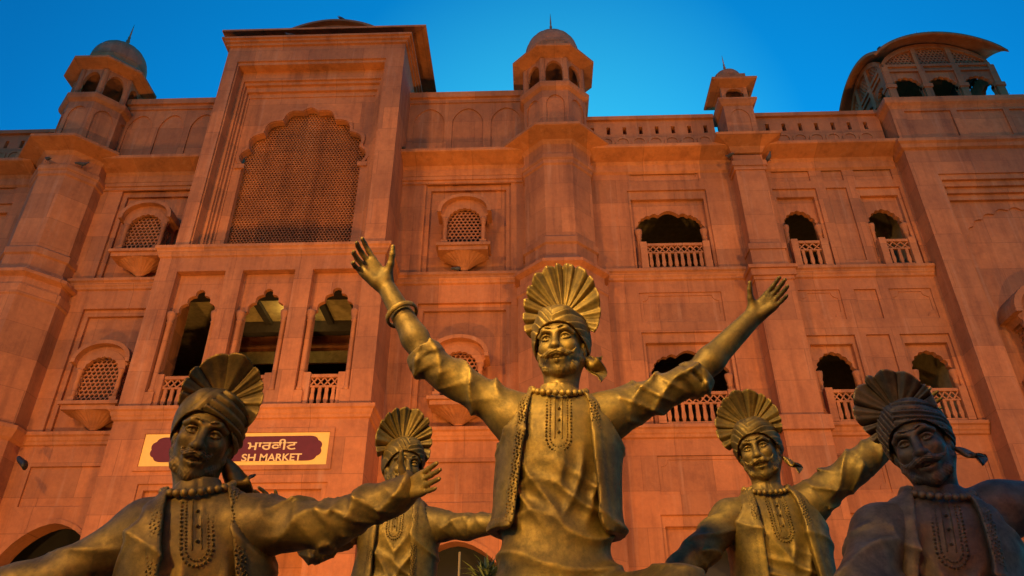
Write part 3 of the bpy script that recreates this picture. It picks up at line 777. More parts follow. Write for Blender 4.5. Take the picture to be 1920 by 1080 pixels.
class Field:
    """a block of space filled by smooth unions of shapes, skinned by surface nets"""
    def __init__(s, lo, hi, h):
        s.lo = np.asarray(lo, float); s.h = h
        s.n = np.maximum(4, np.ceil((np.asarray(hi, float) - s.lo) / h).astype(int) + 1)
        s.ax = [(s.lo[i] + h * np.arange(s.n[i])).astype(np.float32) for i in range(3)]
        s.D = np.full(s.n, 1.0, np.float32)
    def block(s, lo, hi):
        a = [int(np.clip(math.floor((lo[i] - s.lo[i]) / s.h), 0, s.n[i] - 1)) for i in range(3)]
        b = [int(np.clip(math.ceil((hi[i] - s.lo[i]) / s.h) + 1, 1, s.n[i])) for i in range(3)]
        if any(b[i] <= a[i] for i in range(3)): return None
        sl = tuple(slice(a[i], b[i]) for i in range(3))
        return sl, np.ix_(*[s.ax[i][sl[i]] for i in range(3)])
    def put(s, d, sl, k, op='u'):
        D = s.D[sl]
        if op == 'u':
            if k > 0: hh = np.maximum(k - np.abs(D - d), 0) / k; s.D[sl] = np.minimum(D, d) - hh * hh * k * .25
            else: s.D[sl] = np.minimum(D, d)
        elif op == 's':
            d = -d
            if k > 0: hh = np.maximum(k - np.abs(D - d), 0) / k; s.D[sl] = np.maximum(D, d) + hh * hh * k * .25
            else: s.D[sl] = np.maximum(D, d)
    def cone(s, a, b, ra, rb, k=.02, op='u'):
        a = np.asarray(a, float); b = np.asarray(b, float); m = max(ra, rb) + k + 4 * s.h
        r = s.block(np.minimum(a, b) - m, np.maximum(a, b) + m)
        if r is None: return s
        sl, (X, Y, Z) = r; u = b - a; L2 = max(u @ u, 1e-9)
        t = np.clip(((X - a[0]) * u[0] + (Y - a[1]) * u[1] + (Z - a[2]) * u[2]) / L2, 0, 1)
        d = np.sqrt((X - a[0] - t * u[0]) ** 2 + (Y - a[1] - t * u[1]) ** 2 + (Z - a[2] - t * u[2]) ** 2) - (ra + (rb - ra) * t)
        s.put(d.astype(np.float32), sl, k, op); return s
    def chain(s, pts, rad, k=.02):
        for i in range(len(pts) - 1): s.cone(pts[i], pts[i + 1], rad[i], rad[i + 1], k)
        return s
    def ell(s, c, r, k=.02, op='u', M=None):
        c = np.asarray(c, float); r = np.asarray(r, float); m = max(r) + k + 4 * s.h
        q = s.block(c - m, c + m)
        if q is None: return s
        sl, (X, Y, Z) = q; x, y, z = X - c[0], Y - c[1], Z - c[2]
        if M is not None: x, y, z = (M[0][i] * x + M[1][i] * y + M[2][i] * z for i in range(3))
        k0 = np.sqrt((x / r[0]) ** 2 + (y / r[1]) ** 2 + (z / r[2]) ** 2); k1 = np.sqrt((x / r[0] ** 2) ** 2 + (y / r[1] ** 2) ** 2 + (z / r[2] ** 2) ** 2)
        s.put((k0 * (k0 - 1) / np.maximum(k1, 1e-5)).astype(np.float32), sl, k, op); return s
    def chain_sub(s, pts, rad, k=.002):
        for i in range(len(pts) - 1): s.cone(pts[i], pts[i + 1], rad[i], rad[i + 1], k, 's')
        return s
    def warp(s, fn, band=.05):
        """move the surface by fn(x, y, z), evaluated near it only"""
        I = np.nonzero(np.abs(s.D) < band)
        if len(I[0]): s.D[I] += fn(s.ax[0][I[0]], s.ax[1][I[1]], s.ax[2][I[2]]).astype(np.float32)
        return s
    def mesh(s):
        D = s.D; ins = D < 0; n = np.array(D.shape)
        c = np.zeros(n - 1, np.int8)
        for i in (0, 1):
            for j in (0, 1):
                for k in (0, 1): c += ins[i:n[0] - 1 + i, j:n[1] - 1 + j, k:n[2] - 1 + k]
        A = np.argwhere((c > 0) & (c < 8)); idx = np.full(n - 1, -1, np.int64); idx[tuple(A.T)] = np.arange(len(A))
        P = np.zeros((len(A), 3)); w = np.zeros(len(A))
        cor = [(i, j, k) for i in (0, 1) for j in (0, 1) for k in (0, 1)]
        val = {q: D[A[:, 0] + q[0], A[:, 1] + q[1], A[:, 2] + q[2]] for q in cor}
        for p in cor:
            for ax in range(3):
                if p[ax]: continue
                q = list(p); q[ax] = 1; q = tuple(q); a, b = val[p], val[q]; m = (a < 0) != (b < 0)
                t = np.where(m, a / np.where(m, a - b, 1), 0)
                for e in range(3): P[:, e] += m * (p[e] + (t if e == ax else 0))
                w += m
        P = (A + P / w[:, None]) * s.h + s.lo
        F = []
        for ax in range(3):
            o = [0, 1, 2]; o.remove(ax); u, v = (o[0], o[1])
            a = [slice(None)] * 3; b = [slice(None)] * 3; a[ax] = slice(0, -1); b[ax] = slice(1, None)
            E = np.argwhere(ins[tuple(a)] != ins[tuple(b)])
            E = E[(E[:, u] > 0) & (E[:, v] > 0) & (E[:, u] < n[u] - 1) & (E[:, v] < n[v] - 1)]
            fl = ins[tuple(E.T)]
            q = []
            for du, dv in ((1, 1), (0, 1), (0, 0), (1, 0)):
                T = E.copy(); T[:, u] -= du; T[:, v] -= dv; q.append(idx[tuple(T.T)])
            Q = np.stack(q, 1)
            flip = fl if ax != 1 else ~fl
            Q[~flip] = Q[~flip][:, ::-1]
            F.append(Q)
        F = np.concatenate(F); F = F[(F >= 0).all(1)]
        return P, F

def mesh_ob(name, parts, m, parent, smooth=True):
    vs, fs, o = [], [], 0
    for P, F in parts: vs.append(P); fs.append(F + o); o += len(P)
    P = np.concatenate(vs); F = np.concatenate(fs)
    base = np.array(root_loc(parent))
    me = bpy.data.meshes.new(name); me.vertices.add(len(P)); me.vertices.foreach_set('co', (P - base).astype(np.float32).ravel())
    me.loops.add(F.size); me.loops.foreach_set('vertex_index', F.astype(np.int32).ravel())
    me.polygons.add(len(F)); me.polygons.foreach_set('loop_start', np.arange(0, F.size, 4, dtype=np.int32)); me.polygons.foreach_set('loop_total', np.full(len(F), 4, np.int32))
    me.polygons.foreach_set('use_smooth', np.full(len(F), smooth))
    me.update(calc_edges=True); me.validate(); me.materials.append(m)
    ob = bpy.data.objects.new(name, me); COL.objects.link(ob); ob.parent = parent
    return ob

def wob(x, y, z, f, seed):
    r = np.random.RandomState(seed); o = 0
    for _ in range(4):
        d = r.normal(size=3); d /= np.linalg.norm(d); o = o + np.sin(f * (x * d[0] + y * d[1] + z * d[2]) * r.uniform(.6, 1.5) + r.uniform(0, 6.3))
    return o / 4

def rotm(yaw, pitch, roll):
    """head frame: x to its left (viewer's right), -y out of the face, z up"""
    return np.array(Matrix.Rotation(roll, 3, 'Y') @ Matrix.Rotation(yaw, 3, 'Z') @ Matrix.Rotation(pitch, 3, 'X'))

def place(PF, M, o, k=S):
    return (PF[0] * k) @ M.T + o, PF[1]

# ---- head, in life-size metres, eyes at the origin height
def head(beard=1.0, mous=1.0, smile=1.0, full=0.0, brow=0.0, eyes=1.0, seed=1, neck=.15, nk=(0, .03)):
    h = .0023; f = Field((-.105, -.145, -.30), (.105, .13, .16), h)
    f.ell((0, .012, .035), (.076, .096, .10), 0)
    f.ell((0, -.022, -.05), (.063, .070, .082), .03)
    f.ell((0, -.045, -.03), (.060, .046, .06), .02)
    f.ell((0, -.074, -.106), (.024, .02, .018), .03)
    for s in (-1, 1):
        f.cone((s * .03, -.03, -.098), (s * .062, .015, -.055), .016, .016, .03)           # jaw
        f.ell((s * .041, -.068, -.035 + .006 * smile), (.019, .019, .015 + .002 * smile), .018)              # cheek
        f.cone((s * .012, -.094, .0195), (s * .036, -.088, .026 + brow), .0085, .0085, .012)
        f.cone((s * .036, -.088, .026 + brow), (s * .056, -.066, .016), .008, .0075, .012)
        f.ell((s * .0315, -.100, .000), (.0190, .018, .0125), .012, 's')
        f.ell((s * .031, -.0752, -.0005), (.0142, .0142, .0142), .002)                          # eyeball
        p = lambda t: (s * (.031 + .0180 * t), -.0918 + .011 * t * t + (.002 if t < 0 else 0), (.0082 - .0085 * abs(t) ** 2.2) * (.72 + .38 * eyes))
        for q in range(8): f.cone(p(-1 + q / 4), p(-1 + (q + 1) / 4), .0028, .0028, .0025)     # upper lid
        p = lambda t: (s * (.031 + .0175 * t), -.0885 + .010 * t * t, -.0072 + .0070 * abs(t) ** 2)
        for q in range(8): f.cone(p(-1 + q / 4), p(-1 + (q + 1) / 4), .0018, .0018, .003)      # lower lid
        f.ell((s * .0300, -.0920, .0002), (.0046, .0068, .0050), .001, 's')                    # drilled iris
        f.ell((s * .0295, -.0870, .0016), (.0014, .0018, .0016), .001)
        # engraved eyebrow
        p = lambda t: (s * (.013 + .043 * t), -.1035 + .036 * t ** 2.2, .0275 + brow + .0070 * math.sin(PI * min(1, t * 1.1)) - .009 * t * t)
        for q in range(6): f.cone(p(q / 6), p((q + 1) / 6), .0030, .0030 - .0006 * q / 3, .003)
        f.ell((s * .0160, -.1040, -.0425), (.0100, .0100, .0085), .008)                       # nostril wing
        f.ell((s * .077, .012, -.018), (.009, .018, .027), .006)                              # ear
    f.cone((0, -.090, .017), (0, -.112, -.032), .0085, .0125, .012)
    f.ell((0, -.1165, -.0395), (.0140, .0125, .0115), .008)
    for s in (-1, 1): f.ell((s * .0065, -.112, -.049), (.0042, .005, .004), .004, 's')
    # mouth
    f.ell((0, -.089, -.072), (.028, .016, .022), .02)
    for s in (-1, 1):
        f.cone((0, -.1045, -.0655), (s * .024, -.093, -.068 + .006 * smile), .0052, .003, .005)
        f.cone((0, -.104, -.079 - .003 * smile), (s * .021, -.093, -.071 + .005 * smile), .0066, .003, .005)
        f.chain_sub([(0, -.109, -.0735 - .001 * smile), (s * .013, -.106, -.0725), (s * .026, -.094, -.0685 + .006 * smile)], [.0016 + .0018 * smile, .0016 + .0015 * smile, .0012])
        f.cone((s * .025, -.100, -.042), (s * .040, -.083, -.068), .0026 + .001 * smile, .0022, .010, 's')     # smile fold
    if smile > 1:      # open smile: parted lips, upper teeth
        f.ell((0, -.104, -.0785), (.0225, .020, .0030 + .0024 * (smile - .6)), .003, 's')
        for s in (-1, 1): f.cone((0, -.1015, -.0880), (s * .022, -.0915, -.0775), .0060, .003, .004)
        f.ell((0, -.0885, -.0750), (.0195, .0150, .0036), .001)
    # neck
    f.cone((0, .03, -.07), (nk[0], .012 + nk[1], -.115 - neck), .054, .06, .03)
    f.cone((0, -.01, -.12), (nk[0], -.02 + nk[1], -.115 - neck), .016, .02, .03)
    # beard
    if beard:
        g = Field((-.105, -.145, -.30), (.105, .13, .16), h); b = .004 + .006 * beard
        for s in (-1, 1):
            g.chain([(s * .069, .004, -.01), (s * .062, -.022, -.062), (s * .042, -.054, -.096), (0, -.075 - .004 * beard, -.108 - .008 * beard)], [.004 + b * .3, .007 + b * .45, .010 + b * .6, .012 + b * .7], .015)
            if full: g.chain([(s * .05, -.05, -.05), (s * .035, -.07, -.085), (0, -.086, -.1)], [.014, .016, .016], .02)
        g.warp(lambda x, y, z: .0013 * np.sin(620 * x + 90 * z + 5 * wob(x, y, z, 90, seed)) * np.sin(420 * z + 260 * y + 4 * wob(x, y, z, 80, seed + 1)) + .0012 * wob(x, y, z, 420, seed + 2))
        f.put(g.D, (slice(None),) * 3, .008)
    if mous:
        for s in (-1, 1):
            ml = min(1.1, .62 + .4 * mous); P = [(s * .002, -.1095, -.056), (s * .016 * ml, -.108, -.060), (s * .032 * ml, -.099, -.0655), (s * (.044 + .004 * mous) * ml, -.089, -.061), (s * (.050 + .006 * mous) * ml, -.083, -.050 - .01 * (1 - min(1, mous)) + .004 * mous)]
            f.chain(P, [.0062 + .002 * mous, .0078 + .002 * mous, .0066 + .0015 * mous, .004, .0022], .005)
        f.warp(lambda x, y, z: np.where((z < -.05) & (z > -.072) & (y < -.08), .0011 * np.sin(900 * z + 350 * np.abs(x)), 0), .02)
    return f.mesh()

def turban(style=0, seed=0):
    h = .0027; f = Field((-.125, -.135, -.12), (.125, .15, .18), h)
    f.ell((0, .018, .052), (.098, .112, .090), 0)
    f.ell((0, .03, -.005), (.092, .095, .075), .04)
    f.cone((-.03, -.06, .10), (.03, -.06, .10), .012, .012, .05)
    # hollow for the face: an inverted V over the brow falling to behind the ears
    X, Y, Z = np.ix_(*f.ax)
    r = np.random.RandomState(seed)
    edge = .054 - 2.0 * X * X - 900 * X ** 4 - np.maximum(0, Y + .015) * .35 - (.10 * (X + .01) if style == 0 else 0)
    def bands(x, y, z):
        e0 = .054 - 2.0 * x * x - 900 * x ** 4
        if style == 0:      # a broad fold over one brow, stacked turns on the other
            seam = x + .030 - .55 * (z - .05) ; fold = seam < 0
            ph = np.where(fold, (-seam) / .045 + .35, (z - .05 + 1.2 * x * x + .33 * x + .28 * np.maximum(0, y + .03)) / .023)
            amp = np.where(fold, .004, .0125)
        elif style == 1:    # pleats drawn up from both sides to a point over the brow
            ph = np.where(x < -.006, (z * .55 + x * 1.0 + .25 * y) / .020, (z * .8 - x * .35 + .2 * y) / .019 + .4); amp = .007
        else:
            seam = x + .035 - .3 * (z - .05)
            ph = np.where(seam < 0, (x * 1.0 + .3 * z) / .013, (z - .05 + .9 * x * x + .28 * x + .3 * np.maximum(0, y + .03)) / .0155); amp = .009
        u = ph + .16 * wob(x, y, z, 22, seed + 5); fr = u - np.floor(u); k = np.floor(u)
        vary = .6 + .4 * np.sin(k * 2.3 + seed)
        prof = np.where(fr < .70, fr / .70, (1 - fr) / .30)
        return -amp * vary * (prof - .5) + .0012 * wob(x, y, z, 45, seed)
    f.warp(bands, .03)
    cut = np.maximum(edge - Z, -(.028 - Y) * 1.0)       # only the front half is cut away
    cutz = np.where(Y < .05, edge - Z, -.10 - Z)
    f.D = np.maximum(f.D, cutz.astype(np.float32) * .8)
    f.D = np.maximum(f.D, (-.095 - Z + 0 * X + 0 * Y).astype(np.float32))
    return f.mesh()

def fan(R=.15, pleats=13, a0=-28, a1=208, amp=.011, cup=.035, rag=0.0, seed=0, wide=1.0):
    """starched pleated plume of the turban"""
    r = np.random.RandomState(seed); nt, nr, th = 190, 22, .0035
    T = np.linspace(0, 1, nt); Q = np.linspace(.12, 1, nr); rv = r.uniform(-1, 1, pleats + 3); rv2 = r.uniform(.6, 1.3, pleats + 3)
    Pf, Pb = [], []
    wd = np.cumsum(np.concatenate([[0], r.uniform(.55, 1.5, pleats)])); wd = wd / wd[-1]
    for q in Q:
        for t in T:
            a = math.radians(a1 + (a0 - a1) * t); k = min(int(np.searchsorted(wd, t, 'right')) - 1, pleats - 1); fr = (t - wd[k]) / (wd[k + 1] - wd[k])
            wv = 1 - math.sin(PI * fr) ** .55          # sharp valleys between rounded lobes
            pl = (wv - .35) * amp * rv2[k] * (q ** 1.15) * 2.0 + amp * .35 * math.sin(2 * PI * fr * 2 + k) * q * .5
            rr = R * q * (1 + .06 * math.sin(a) + (.05 * (math.sin(PI * fr) ** .6) - .035 + rag * .10 * rv[k]) * q ** 3)
            y = pl - cup * q * q + .010 * math.sin(4 * a + seed) * q
            x, z = rr * math.cos(a) * wide, rr * math.sin(a)
            Pf.append((x, y - th, z)); Pb.append((x, y + th, z))
    n = nt * nr; P = np.array(Pf + Pb); F = []
    for i in range(nr - 1):
        for j in range(nt - 1):
            a, b, c, d = i * nt + j, i * nt + j + 1, (i + 1) * nt + j + 1, (i + 1) * nt + j
            F.append((a, b, c, d)); F.append((n + a, n + d, n + c, n + b))
    bd = [(nr - 1) * nt + j for j in range(nt)]
    for l in (bd, [i * nt for i in range(nr)], [i * nt + nt - 1 for i in range(nr)]):
        for a, b in zip(l[:-1], l[1:]): F.append((a, b, n + b, n + a))
    return P, np.array(F)

def sheet(fn, nu, nv, th):
    """a strip of cloth with thickness: fn(u, v) -> point"""
    P = np.array([[fn(u, v) for v in np.linspace(0, 1, nv)] for u in np.linspace(0, 1, nu)])
    du = np.gradient(P, axis=0); dv = np.gradient(P, axis=1); N = np.cross(du, dv); N /= np.maximum(np.linalg.norm(N, axis=2, keepdims=True), 1e-9)
    A = (P + N * th).reshape(-1, 3); B = (P - N * th).reshape(-1, 3); n = nu * nv; F = []
    for i in range(nu - 1):
        for j in range(nv - 1):
            a, b, c, d = i * nv + j, i * nv + j + 1, (i + 1) * nv + j + 1, (i + 1) * nv + j
            F.append((a, d, c, b)); F.append((n + a, n + b, n + c, n + d))
    e = [i * nv for i in range(nu)] + [(nu - 1) * nv + j for j in range(1, nv)] + [i * nv + nv - 1 for i in range(nu - 2, -1, -1)] + [j for j in range(nv - 2, 0, -1)]
    for k in range(len(e)): a, b = e[k], e[(k + 1) % len(e)]; F.append((a, b, n + b, n + a))
    return np.concatenate([A, B]), np.array(F)

def beads(c, ex, ey, ez, rx, ry, n, r, sag=.02, seed=0):
    out = []; nu, nv = 10, 7; rs = np.random.RandomState(seed)
    for k in range(n):
        a = 2 * PI * k / n; q = c + ex * rx * math.cos(a) + ey * ry * math.sin(a) + ez * (-sag * max(0, -math.sin(a)))
        R_ = r * rs.uniform(.9, 1.1); tx = -ex * rx * math.sin(a) + ey * ry * math.cos(a); tx /= np.linalg.norm(tx); s_ = np.cross(tx, ez)
        P = []
        for i in range(nv + 1):
            t = PI * i / nv
            for j in range(nu): b = 2 * PI * j / nu; P.append(q + (tx * math.cos(t) * .95 + (ez * math.cos(b) + s_ * math.sin(b)) * max(math.sin(t), .12)) * R_)
        F = [(i * nu + j, i * nu + (j + 1) % nu, (i + 1) * nu + (j + 1) % nu, (i + 1) * nu + j) for i in range(nv) for j in range(nu)]
        out.append((np.array(P), np.array(F)[:, ::-1]))
    return out

def hand(f, Wp, u, v, curls=(.25, .3, .35, .4), thumb=.5, spread=.10, k=S):
    """palm, four jointed fingers and a thumb; u along the hand, v to the thumb side, palm side = u x v turned to the viewer"""
    u = nrm(u); v = nrm(np.asarray(v) - u * (np.asarray(v) @ u)); n = np.cross(u, v)
    if n[1] > 0: n = -n
    L = (.082, .09, .084, .066); off = (.030, .010, -.011, -.031); le = (.094, .098, .094, .086)
    for i in range(4):
        b = Wp + (u * .012 + v * off[i] * .55) * k; kn = Wp + (u * le[i] + v * off[i]) * k
        f.cone(b, kn, .0165 * k, .0115 * k, .02 * k)
    f.cone(Wp + (u * .03 + v * -.02 + n * .006) * k, Wp + (u * .07 + v * -.026 + n * .005) * k, .014 * k, .010 * k, .02 * k)
    fs = []
    for i in range(4):
        a = spread * (1.2 - i * .8); d = nrm(u * math.cos(a) + v * math.sin(a)); p = Wp + (u * le[i] + v * off[i]) * k; c = curls[i]; ang = c * .6; r = .0098 if i < 3 else .0085
        for q, fr in enumerate((.46, .30, .24)):
            dd = d * math.cos(ang) + n * math.sin(ang); e = p + dd * L[i] * fr * k
            fs.append((p, e, r * (1 - .08 * q) * k, r * (.94 - .1 * q) * k)); p = e; ang += c
    for a, b, ra, rb in fs: f.cone(a, b, ra, rb, .004 * k)
    t0 = Wp + (u * .018 + v * .024 + n * .008) * k; td = nrm(u * (1 - thumb) + v * thumb + n * .25)
    t1 = t0 + td * .042 * k; t2 = t1 + nrm(td + u * .15) * .034 * k; t3 = t2 + nrm(td + u * .3 - n * .1) * .027 * k
    f.cone(t0, t1, .0175 * k, .0125 * k, .02 * k); f.cone(t1, t2, .0115 * k, .010 * k, .006 * k); f.cone(t2, t3, .0102 * k, .0078 * k, .004 * k)

def interp(z, zs, vs): return np.interp(z, zs, vs)
# torso profile down the spine (life-size): depth below the neck root, half width, half depth
TZ = np.array([-1.05, -.9, -.72, -.58, -.48, -.38, -.28, -.18, -.10, -.06, -.03, 0.0, .05])
TA = np.array([.25, .225, .194, .178, .166, .156, .159, .172, .172, .150, .105, .066, .052])
TB = np.array([.20, .185, .160, .135, .120, .116, .122, .124, .112, .098, .082, .064, .052])

def frame(N, P, SL, SR):
    ez = nrm(N - P); ex = SR - SL; ex = nrm(ex - ez * (ex @ ez)); ey = np.cross(ez, ex); return ex, ey, ez

def dancer(name, label, sp):
    """one bronze: sp gives world joints and head pose"""
    N, P, SL, SR = sp['neck'], sp['hip'], sp['sl'], sp['sr']
    ex, ey, ez = frame(N, P, SL, SR); zb = sp['base']; B = sp.get('mat', BRONZE); sd = sp['seed']
    root = thing('dancer_statue', label, 'statue', (float(P[0]), float(P[1]), zb), 'bronze dancers in front of the palace')
    rng = np.random.RandomState(sd)
    loc = lambda X, Y, Z: tuple(((X - N[0]) * e[0] + (Y - N[1]) * e[1] + (Z - N[2]) * e[2]) / S for e in (ex, ey, ez))
    def torso(f, da=0.0, db=0.0, zs=TZ, A=TA, Bv=TB, k=.05):
        q = f.block(f.lo, f.lo + f.n * f.h); X, Y, Z = np.ix_(*f.ax)
        x, y, z = loc(X, Y, Z)
        a = interp(z, zs, A) + da; b = interp(z, zs, Bv) + db
        g = ((np.abs(x) / a) ** 2.4 + (np.abs(y - .008) / b) ** 2.4) ** (1 / 2.4)
        d = (g - 1) * np.minimum(a, b) * S
        d = np.maximum(d, (z - .03) * S)
        return d.astype(np.float32)
    # ---------------- kurta with its sleeves
    arms = sp['arms']; pts = [N, P, SL, SR] + [q for a in arms for q in a['pts']] + [q + V(dx, dx, dx) for t in sp.get('thighs', []) for q in t[:2] for dx in (-.1, .1)]
    lo = np.min(pts, 0) - .28; hi = np.max(pts, 0) + .2; lo[2] = max(lo[2], zb - .02) if False else min(lo[2], P[2] - .55); hi[2] = max(hi[2], N[2] + .12)
    h = .0095; f = Field(lo, hi, h); hipz = -np.linalg.norm(N - P) / S
    ts = torso(f); f.put(ts, (slice(None),) * 3, 0)
    _, (X, Y, Z) = f.block(f.lo, f.lo + f.n * f.h)
    f.D = np.maximum(f.D, (P[2] - .5 - Z + 0 * X + 0 * Y).astype(np.float32))
    rad = sp.get('rad', (.074, .062, .048))
    for a in arms:
        q = a['pts']; r = a.get('rad', rad)
        f.cone(N + (q[0] - N) * .45 - ez * .035 * S, q[0], .062 * S, r[0] * S, .07)
        f.cone(q[0], q[1], r[0] * S, r[1] * S, .06)
        if not a.get('bare'): f.cone(q[1], q[2], r[1] * S, r[2] * S, .04)
        else:
            tdir = nrm(q[2] - q[1])     # sleeve rolled up at the elbow: a thick uneven cuff
            al = (X - q[1][0]) * tdir[0] + (Y - q[1][1]) * tdir[1] + (Z - q[1][2]) * tdir[2]
            rd = np.sqrt(np.maximum((X - q[1][0]) ** 2 + (Y - q[1][1]) ** 2 + (Z - q[1][2]) ** 2 - al * al, 0))
            f.D = np.maximum(f.D, np.where(rd < .25, al - .022 * S, -1.0).astype(np.float32))
            for c0, c1, rr in ((-.035, -.005, .060), (.004, .040, .0655)):
                ring = np.maximum(rd - (rr + .006 * np.sin(26 * Z + 19 * X)) * S, np.abs(al - (c0 + c1) / 2 * S) - (c1 - c0) / 2 * S)
                k_ = .022; hh = np.maximum(k_ - np.abs(f.D - ring), 0) / k_; f.D = (np.minimum(f.D, ring) - hh * hh * k_ * .25).astype(np.float32)
            f.D = np.maximum(f.D, np.where((al > .020 * S) & (al < .1), (.048 * S - rd), -1.0).astype(np.float32))
    for t in sp.get('thighs', []):
        f.cone(t[0], t[1], t[2] * S, t[3] * S, .08)
    def folds(x, y, z):
        w = 0; lx, ly, lz = loc(x, y, z); m_t = np.ones_like(x)
        for ia, a in enumerate(arms):
            for (p, q, dens, amp) in ((a['pts'][0], a['pts'][1], 1.0, 1.0), (a['pts'][1], a['pts'][2], .8, .9)):
                if a.get('bare') and p is a['pts'][1]: continue
                L = np.linalg.norm(q - p); u = (q - p) / L; rx_, ry_, rz_ = x - p[0], y - p[1], z - p[2]
                t = rx_ * u[0] + ry_ * u[1] + rz_ * u[2]; s1 = nrm(np.cross(u, V(0, 1, 0.2))); s2 = np.cross(u, s1)
                c1 = rx_ * s1[0] + ry_ * s1[1] + rz_ * s1[2]; c2 = rx_ * s2[0] + ry_ * s2[1] + rz_ * s2[2]
                rad_ = np.sqrt(c1 ** 2 + c2 ** 2); ok = (t > .06) & (t < L + .05) & (rad_ < .17)
                m_t = np.where(ok, 0, m_t)
                wp = wob(x, y, z, 9, sd + ia); sg = 1 if ia == 0 else -1
                ph = 2 * PI * (t * 4.6 * dens + sg * 6.5 * c1 + 2.2 * c2 + .75 * wp + .35 * wob(x, y, z, 21, sd + 31 + ia))
                rid = (1 - np.abs(np.sin(ph / 2))) ** 1.6
                am = (.35 + .65 * np.clip(wob(x, y, z, 6, sd + 3 + ia) + .55, 0, 1)) * np.clip((t - .06) / .1, 0, 1)
                ph2 = 2 * PI * (t * 8 - sg * 7 * c1 + 4 * c2 + .8 * wob(x, y, z, 8, sd + 40 + ia)); rid2 = (1 - np.abs(np.sin(ph2 / 2))) ** 2.2
                am2 = np.clip(wob(x, y, z, 8, sd + 50 + ia) * 1.6, 0, 1)
                w = w - np.where(ok, .028 * amp * am * (rid - .3) + .016 * am2 * (rid2 - .2), 0)
        # shirt front: soft V folds on the chest, swags over the belly and hip
        wp = wob(x, y, z, 7, sd + 9)
        swag = 2 * PI * (lz * 13.5 - 5.5 * lx * np.abs(lx) * sp.get('drag', 1.0) - 9 * np.maximum(0, .12 - np.abs(lx)) * .25 + lx * 3.2 * sp.get('slant', 1.0) + .8 * wp + .3 * wob(x, y, z, 16, sd + 61))
        r1 = (1 - np.abs(np.sin(swag / 2))) ** 1.25
        a1 = np.clip((-lz - .22) / .14, 0, 1) * (.4 + .6 * np.clip(wob(x, y, z, 5, sd + 11) + .6, 0, 1))
        vv = 2 * PI * (np.abs(lx - .01) * 12 - lz * 6.0 + .9 * wp + .35 * wob(x, y, z, 15, sd + 62)); r2 = (1 - np.abs(np.sin(vv / 2))) ** 1.3
        a2 = np.clip((-lz - .17) / .1, 0, 1) * np.clip((.46 + lz) / .12, 0, 1) * .9
        w = w - m_t * (.026 * a1 * (r1 - .3) + .022 * a2 * (r2 - .28)) * (ly < .12)
        # embroidered placket: a U of dots round a buttoned slit
        fr = ly < 0
        zz = np.clip(lz, -.17, 0); dl = np.sqrt((np.abs(lx) - .036) ** 2 * (lz > -.17) + (lz <= -.17) * (np.hypot(lx, (lz + .17) * .8) - .036) ** 2)
        w = w - np.where(fr & (lz > -.26), .0025 * np.exp(-(dl / .0075) ** 2) * (.55 + .45 * np.sin(lz * 2 * PI / .02)), 0)
        w = w - np.where(fr & (lz > -.165), .0030 * np.exp(-((np.abs(lx) - .012) / .005) ** 2), 0) + np.where(fr & (lz > -.15), .004 * np.exp(-(lx / .003) ** 2), 0)
        return w
    f.warp(folds, .06)
    mesh_ob('kurta', [f.mesh()], sp.get('cloth', B), root)
    # ---------------- waistcoat
    VZ = np.array([-.66, -.56, -.46, -.36, -.26, -.16, -.10, -.06, -.03, 0.0, .05]); fl = sp.get('flare', 1.0)
    VA = np.array([.245 * fl, .222 * (1 + (fl - 1) * .7), .196, .186, .186, .190, .186, .166, .124, .086, .062]); VB = np.array([.17, .158, .145, .138, .140, .140, .128, .114, .098, .080, .066])
    hem = sp.get('hem', -.55); lo = np.min([N, P, SL, SR], 0) - .32; hi = np.max([N, P, SL, SR], 0) + .3; hi[2] = N[2] + .1; lo[2] = N[2] + hem * S - .25
    g = Field(lo, hi, .0072); X, Y, Z = np.ix_(*g.ax); x, y, z = loc(X, Y, Z)
    a = interp(z, VZ, VA) + .008; b = interp(z, VZ, VB) + .010
    rr = ((np.abs(x) / a) ** 2.4 + (np.abs(y - .008) / b) ** 2.4) ** (1 / 2.4); d = (rr - 1) * np.minimum(a, b)
    for q in (SL, SR):     # shoulder straps
        pass
    shell = np.maximum(d, -(d + .020))
    ow = sp.get('open', (.062, .085, .12, .165)); zo = np.array([-.66, -.40, -.20, 0.0, .1]); wo_ = np.array([ow[3] * 1.12, ow[2], ow[1], ow[0], ow[0] * .8])
    edge = np.interp(z, zo, wo_); asym = sp.get('asym', 0.0) * np.clip(-z - .1, 0, 1)
    ax_ = np.abs(x - asym); front = (edge - ax_); op = np.where(y < .02, front, -.05)
    arm = 1e3
    for q, s in ((SL, -1), (SR, 1)):
        qx, qy, qz = loc(*q); 
        dy, dz = y - qy, z - (qz - .03)
        dd = np.sqrt(dy ** 2 + (dz * .88) ** 2); cutr = .088 - dd
        out = s * x - (.128 + .04 * np.clip(-dz, 0, .1) / .1)
        arm = np.minimum(arm, np.maximum(-cutr, -out))
    cyl = -arm
    body_cut = np.maximum(np.maximum(op, cyl), np.maximum(hem - z + .035 * np.clip(np.abs(x) / .2, 0, 1) * 0, z - .005))
    D = np.maximum(shell, body_cut)
    # raised borders: knotted braid down the fronts, beaded piping round the armholes and hem
    br = np.abs(-front - .014); bd = np.exp(-(br / .013) ** 4) * (y < .02)
    hb = np.exp(-((z - hem - .016) / .011) ** 4) * 1.0
    ab = np.exp(-((arm - .010) / .006) ** 2) * 1.0
    D = D - .0030 * np.maximum(np.maximum(bd, hb), ab)
    g.D = (D * S).astype(np.float32)
    g.warp(lambda x, y, z: .010 * wob(x, y, z, 7, sd + 21) + .007 * wob(x, y, z, 17, sd + 22) - .012 * (1 - np.abs(np.sin(5 * x + 9 * z + 1.6 * wob(x, y, z, 6, sd + 23)))) ** 3, .05)
    mesh_ob('waistcoat', [g.mesh()], sp.get('vest', B), root)
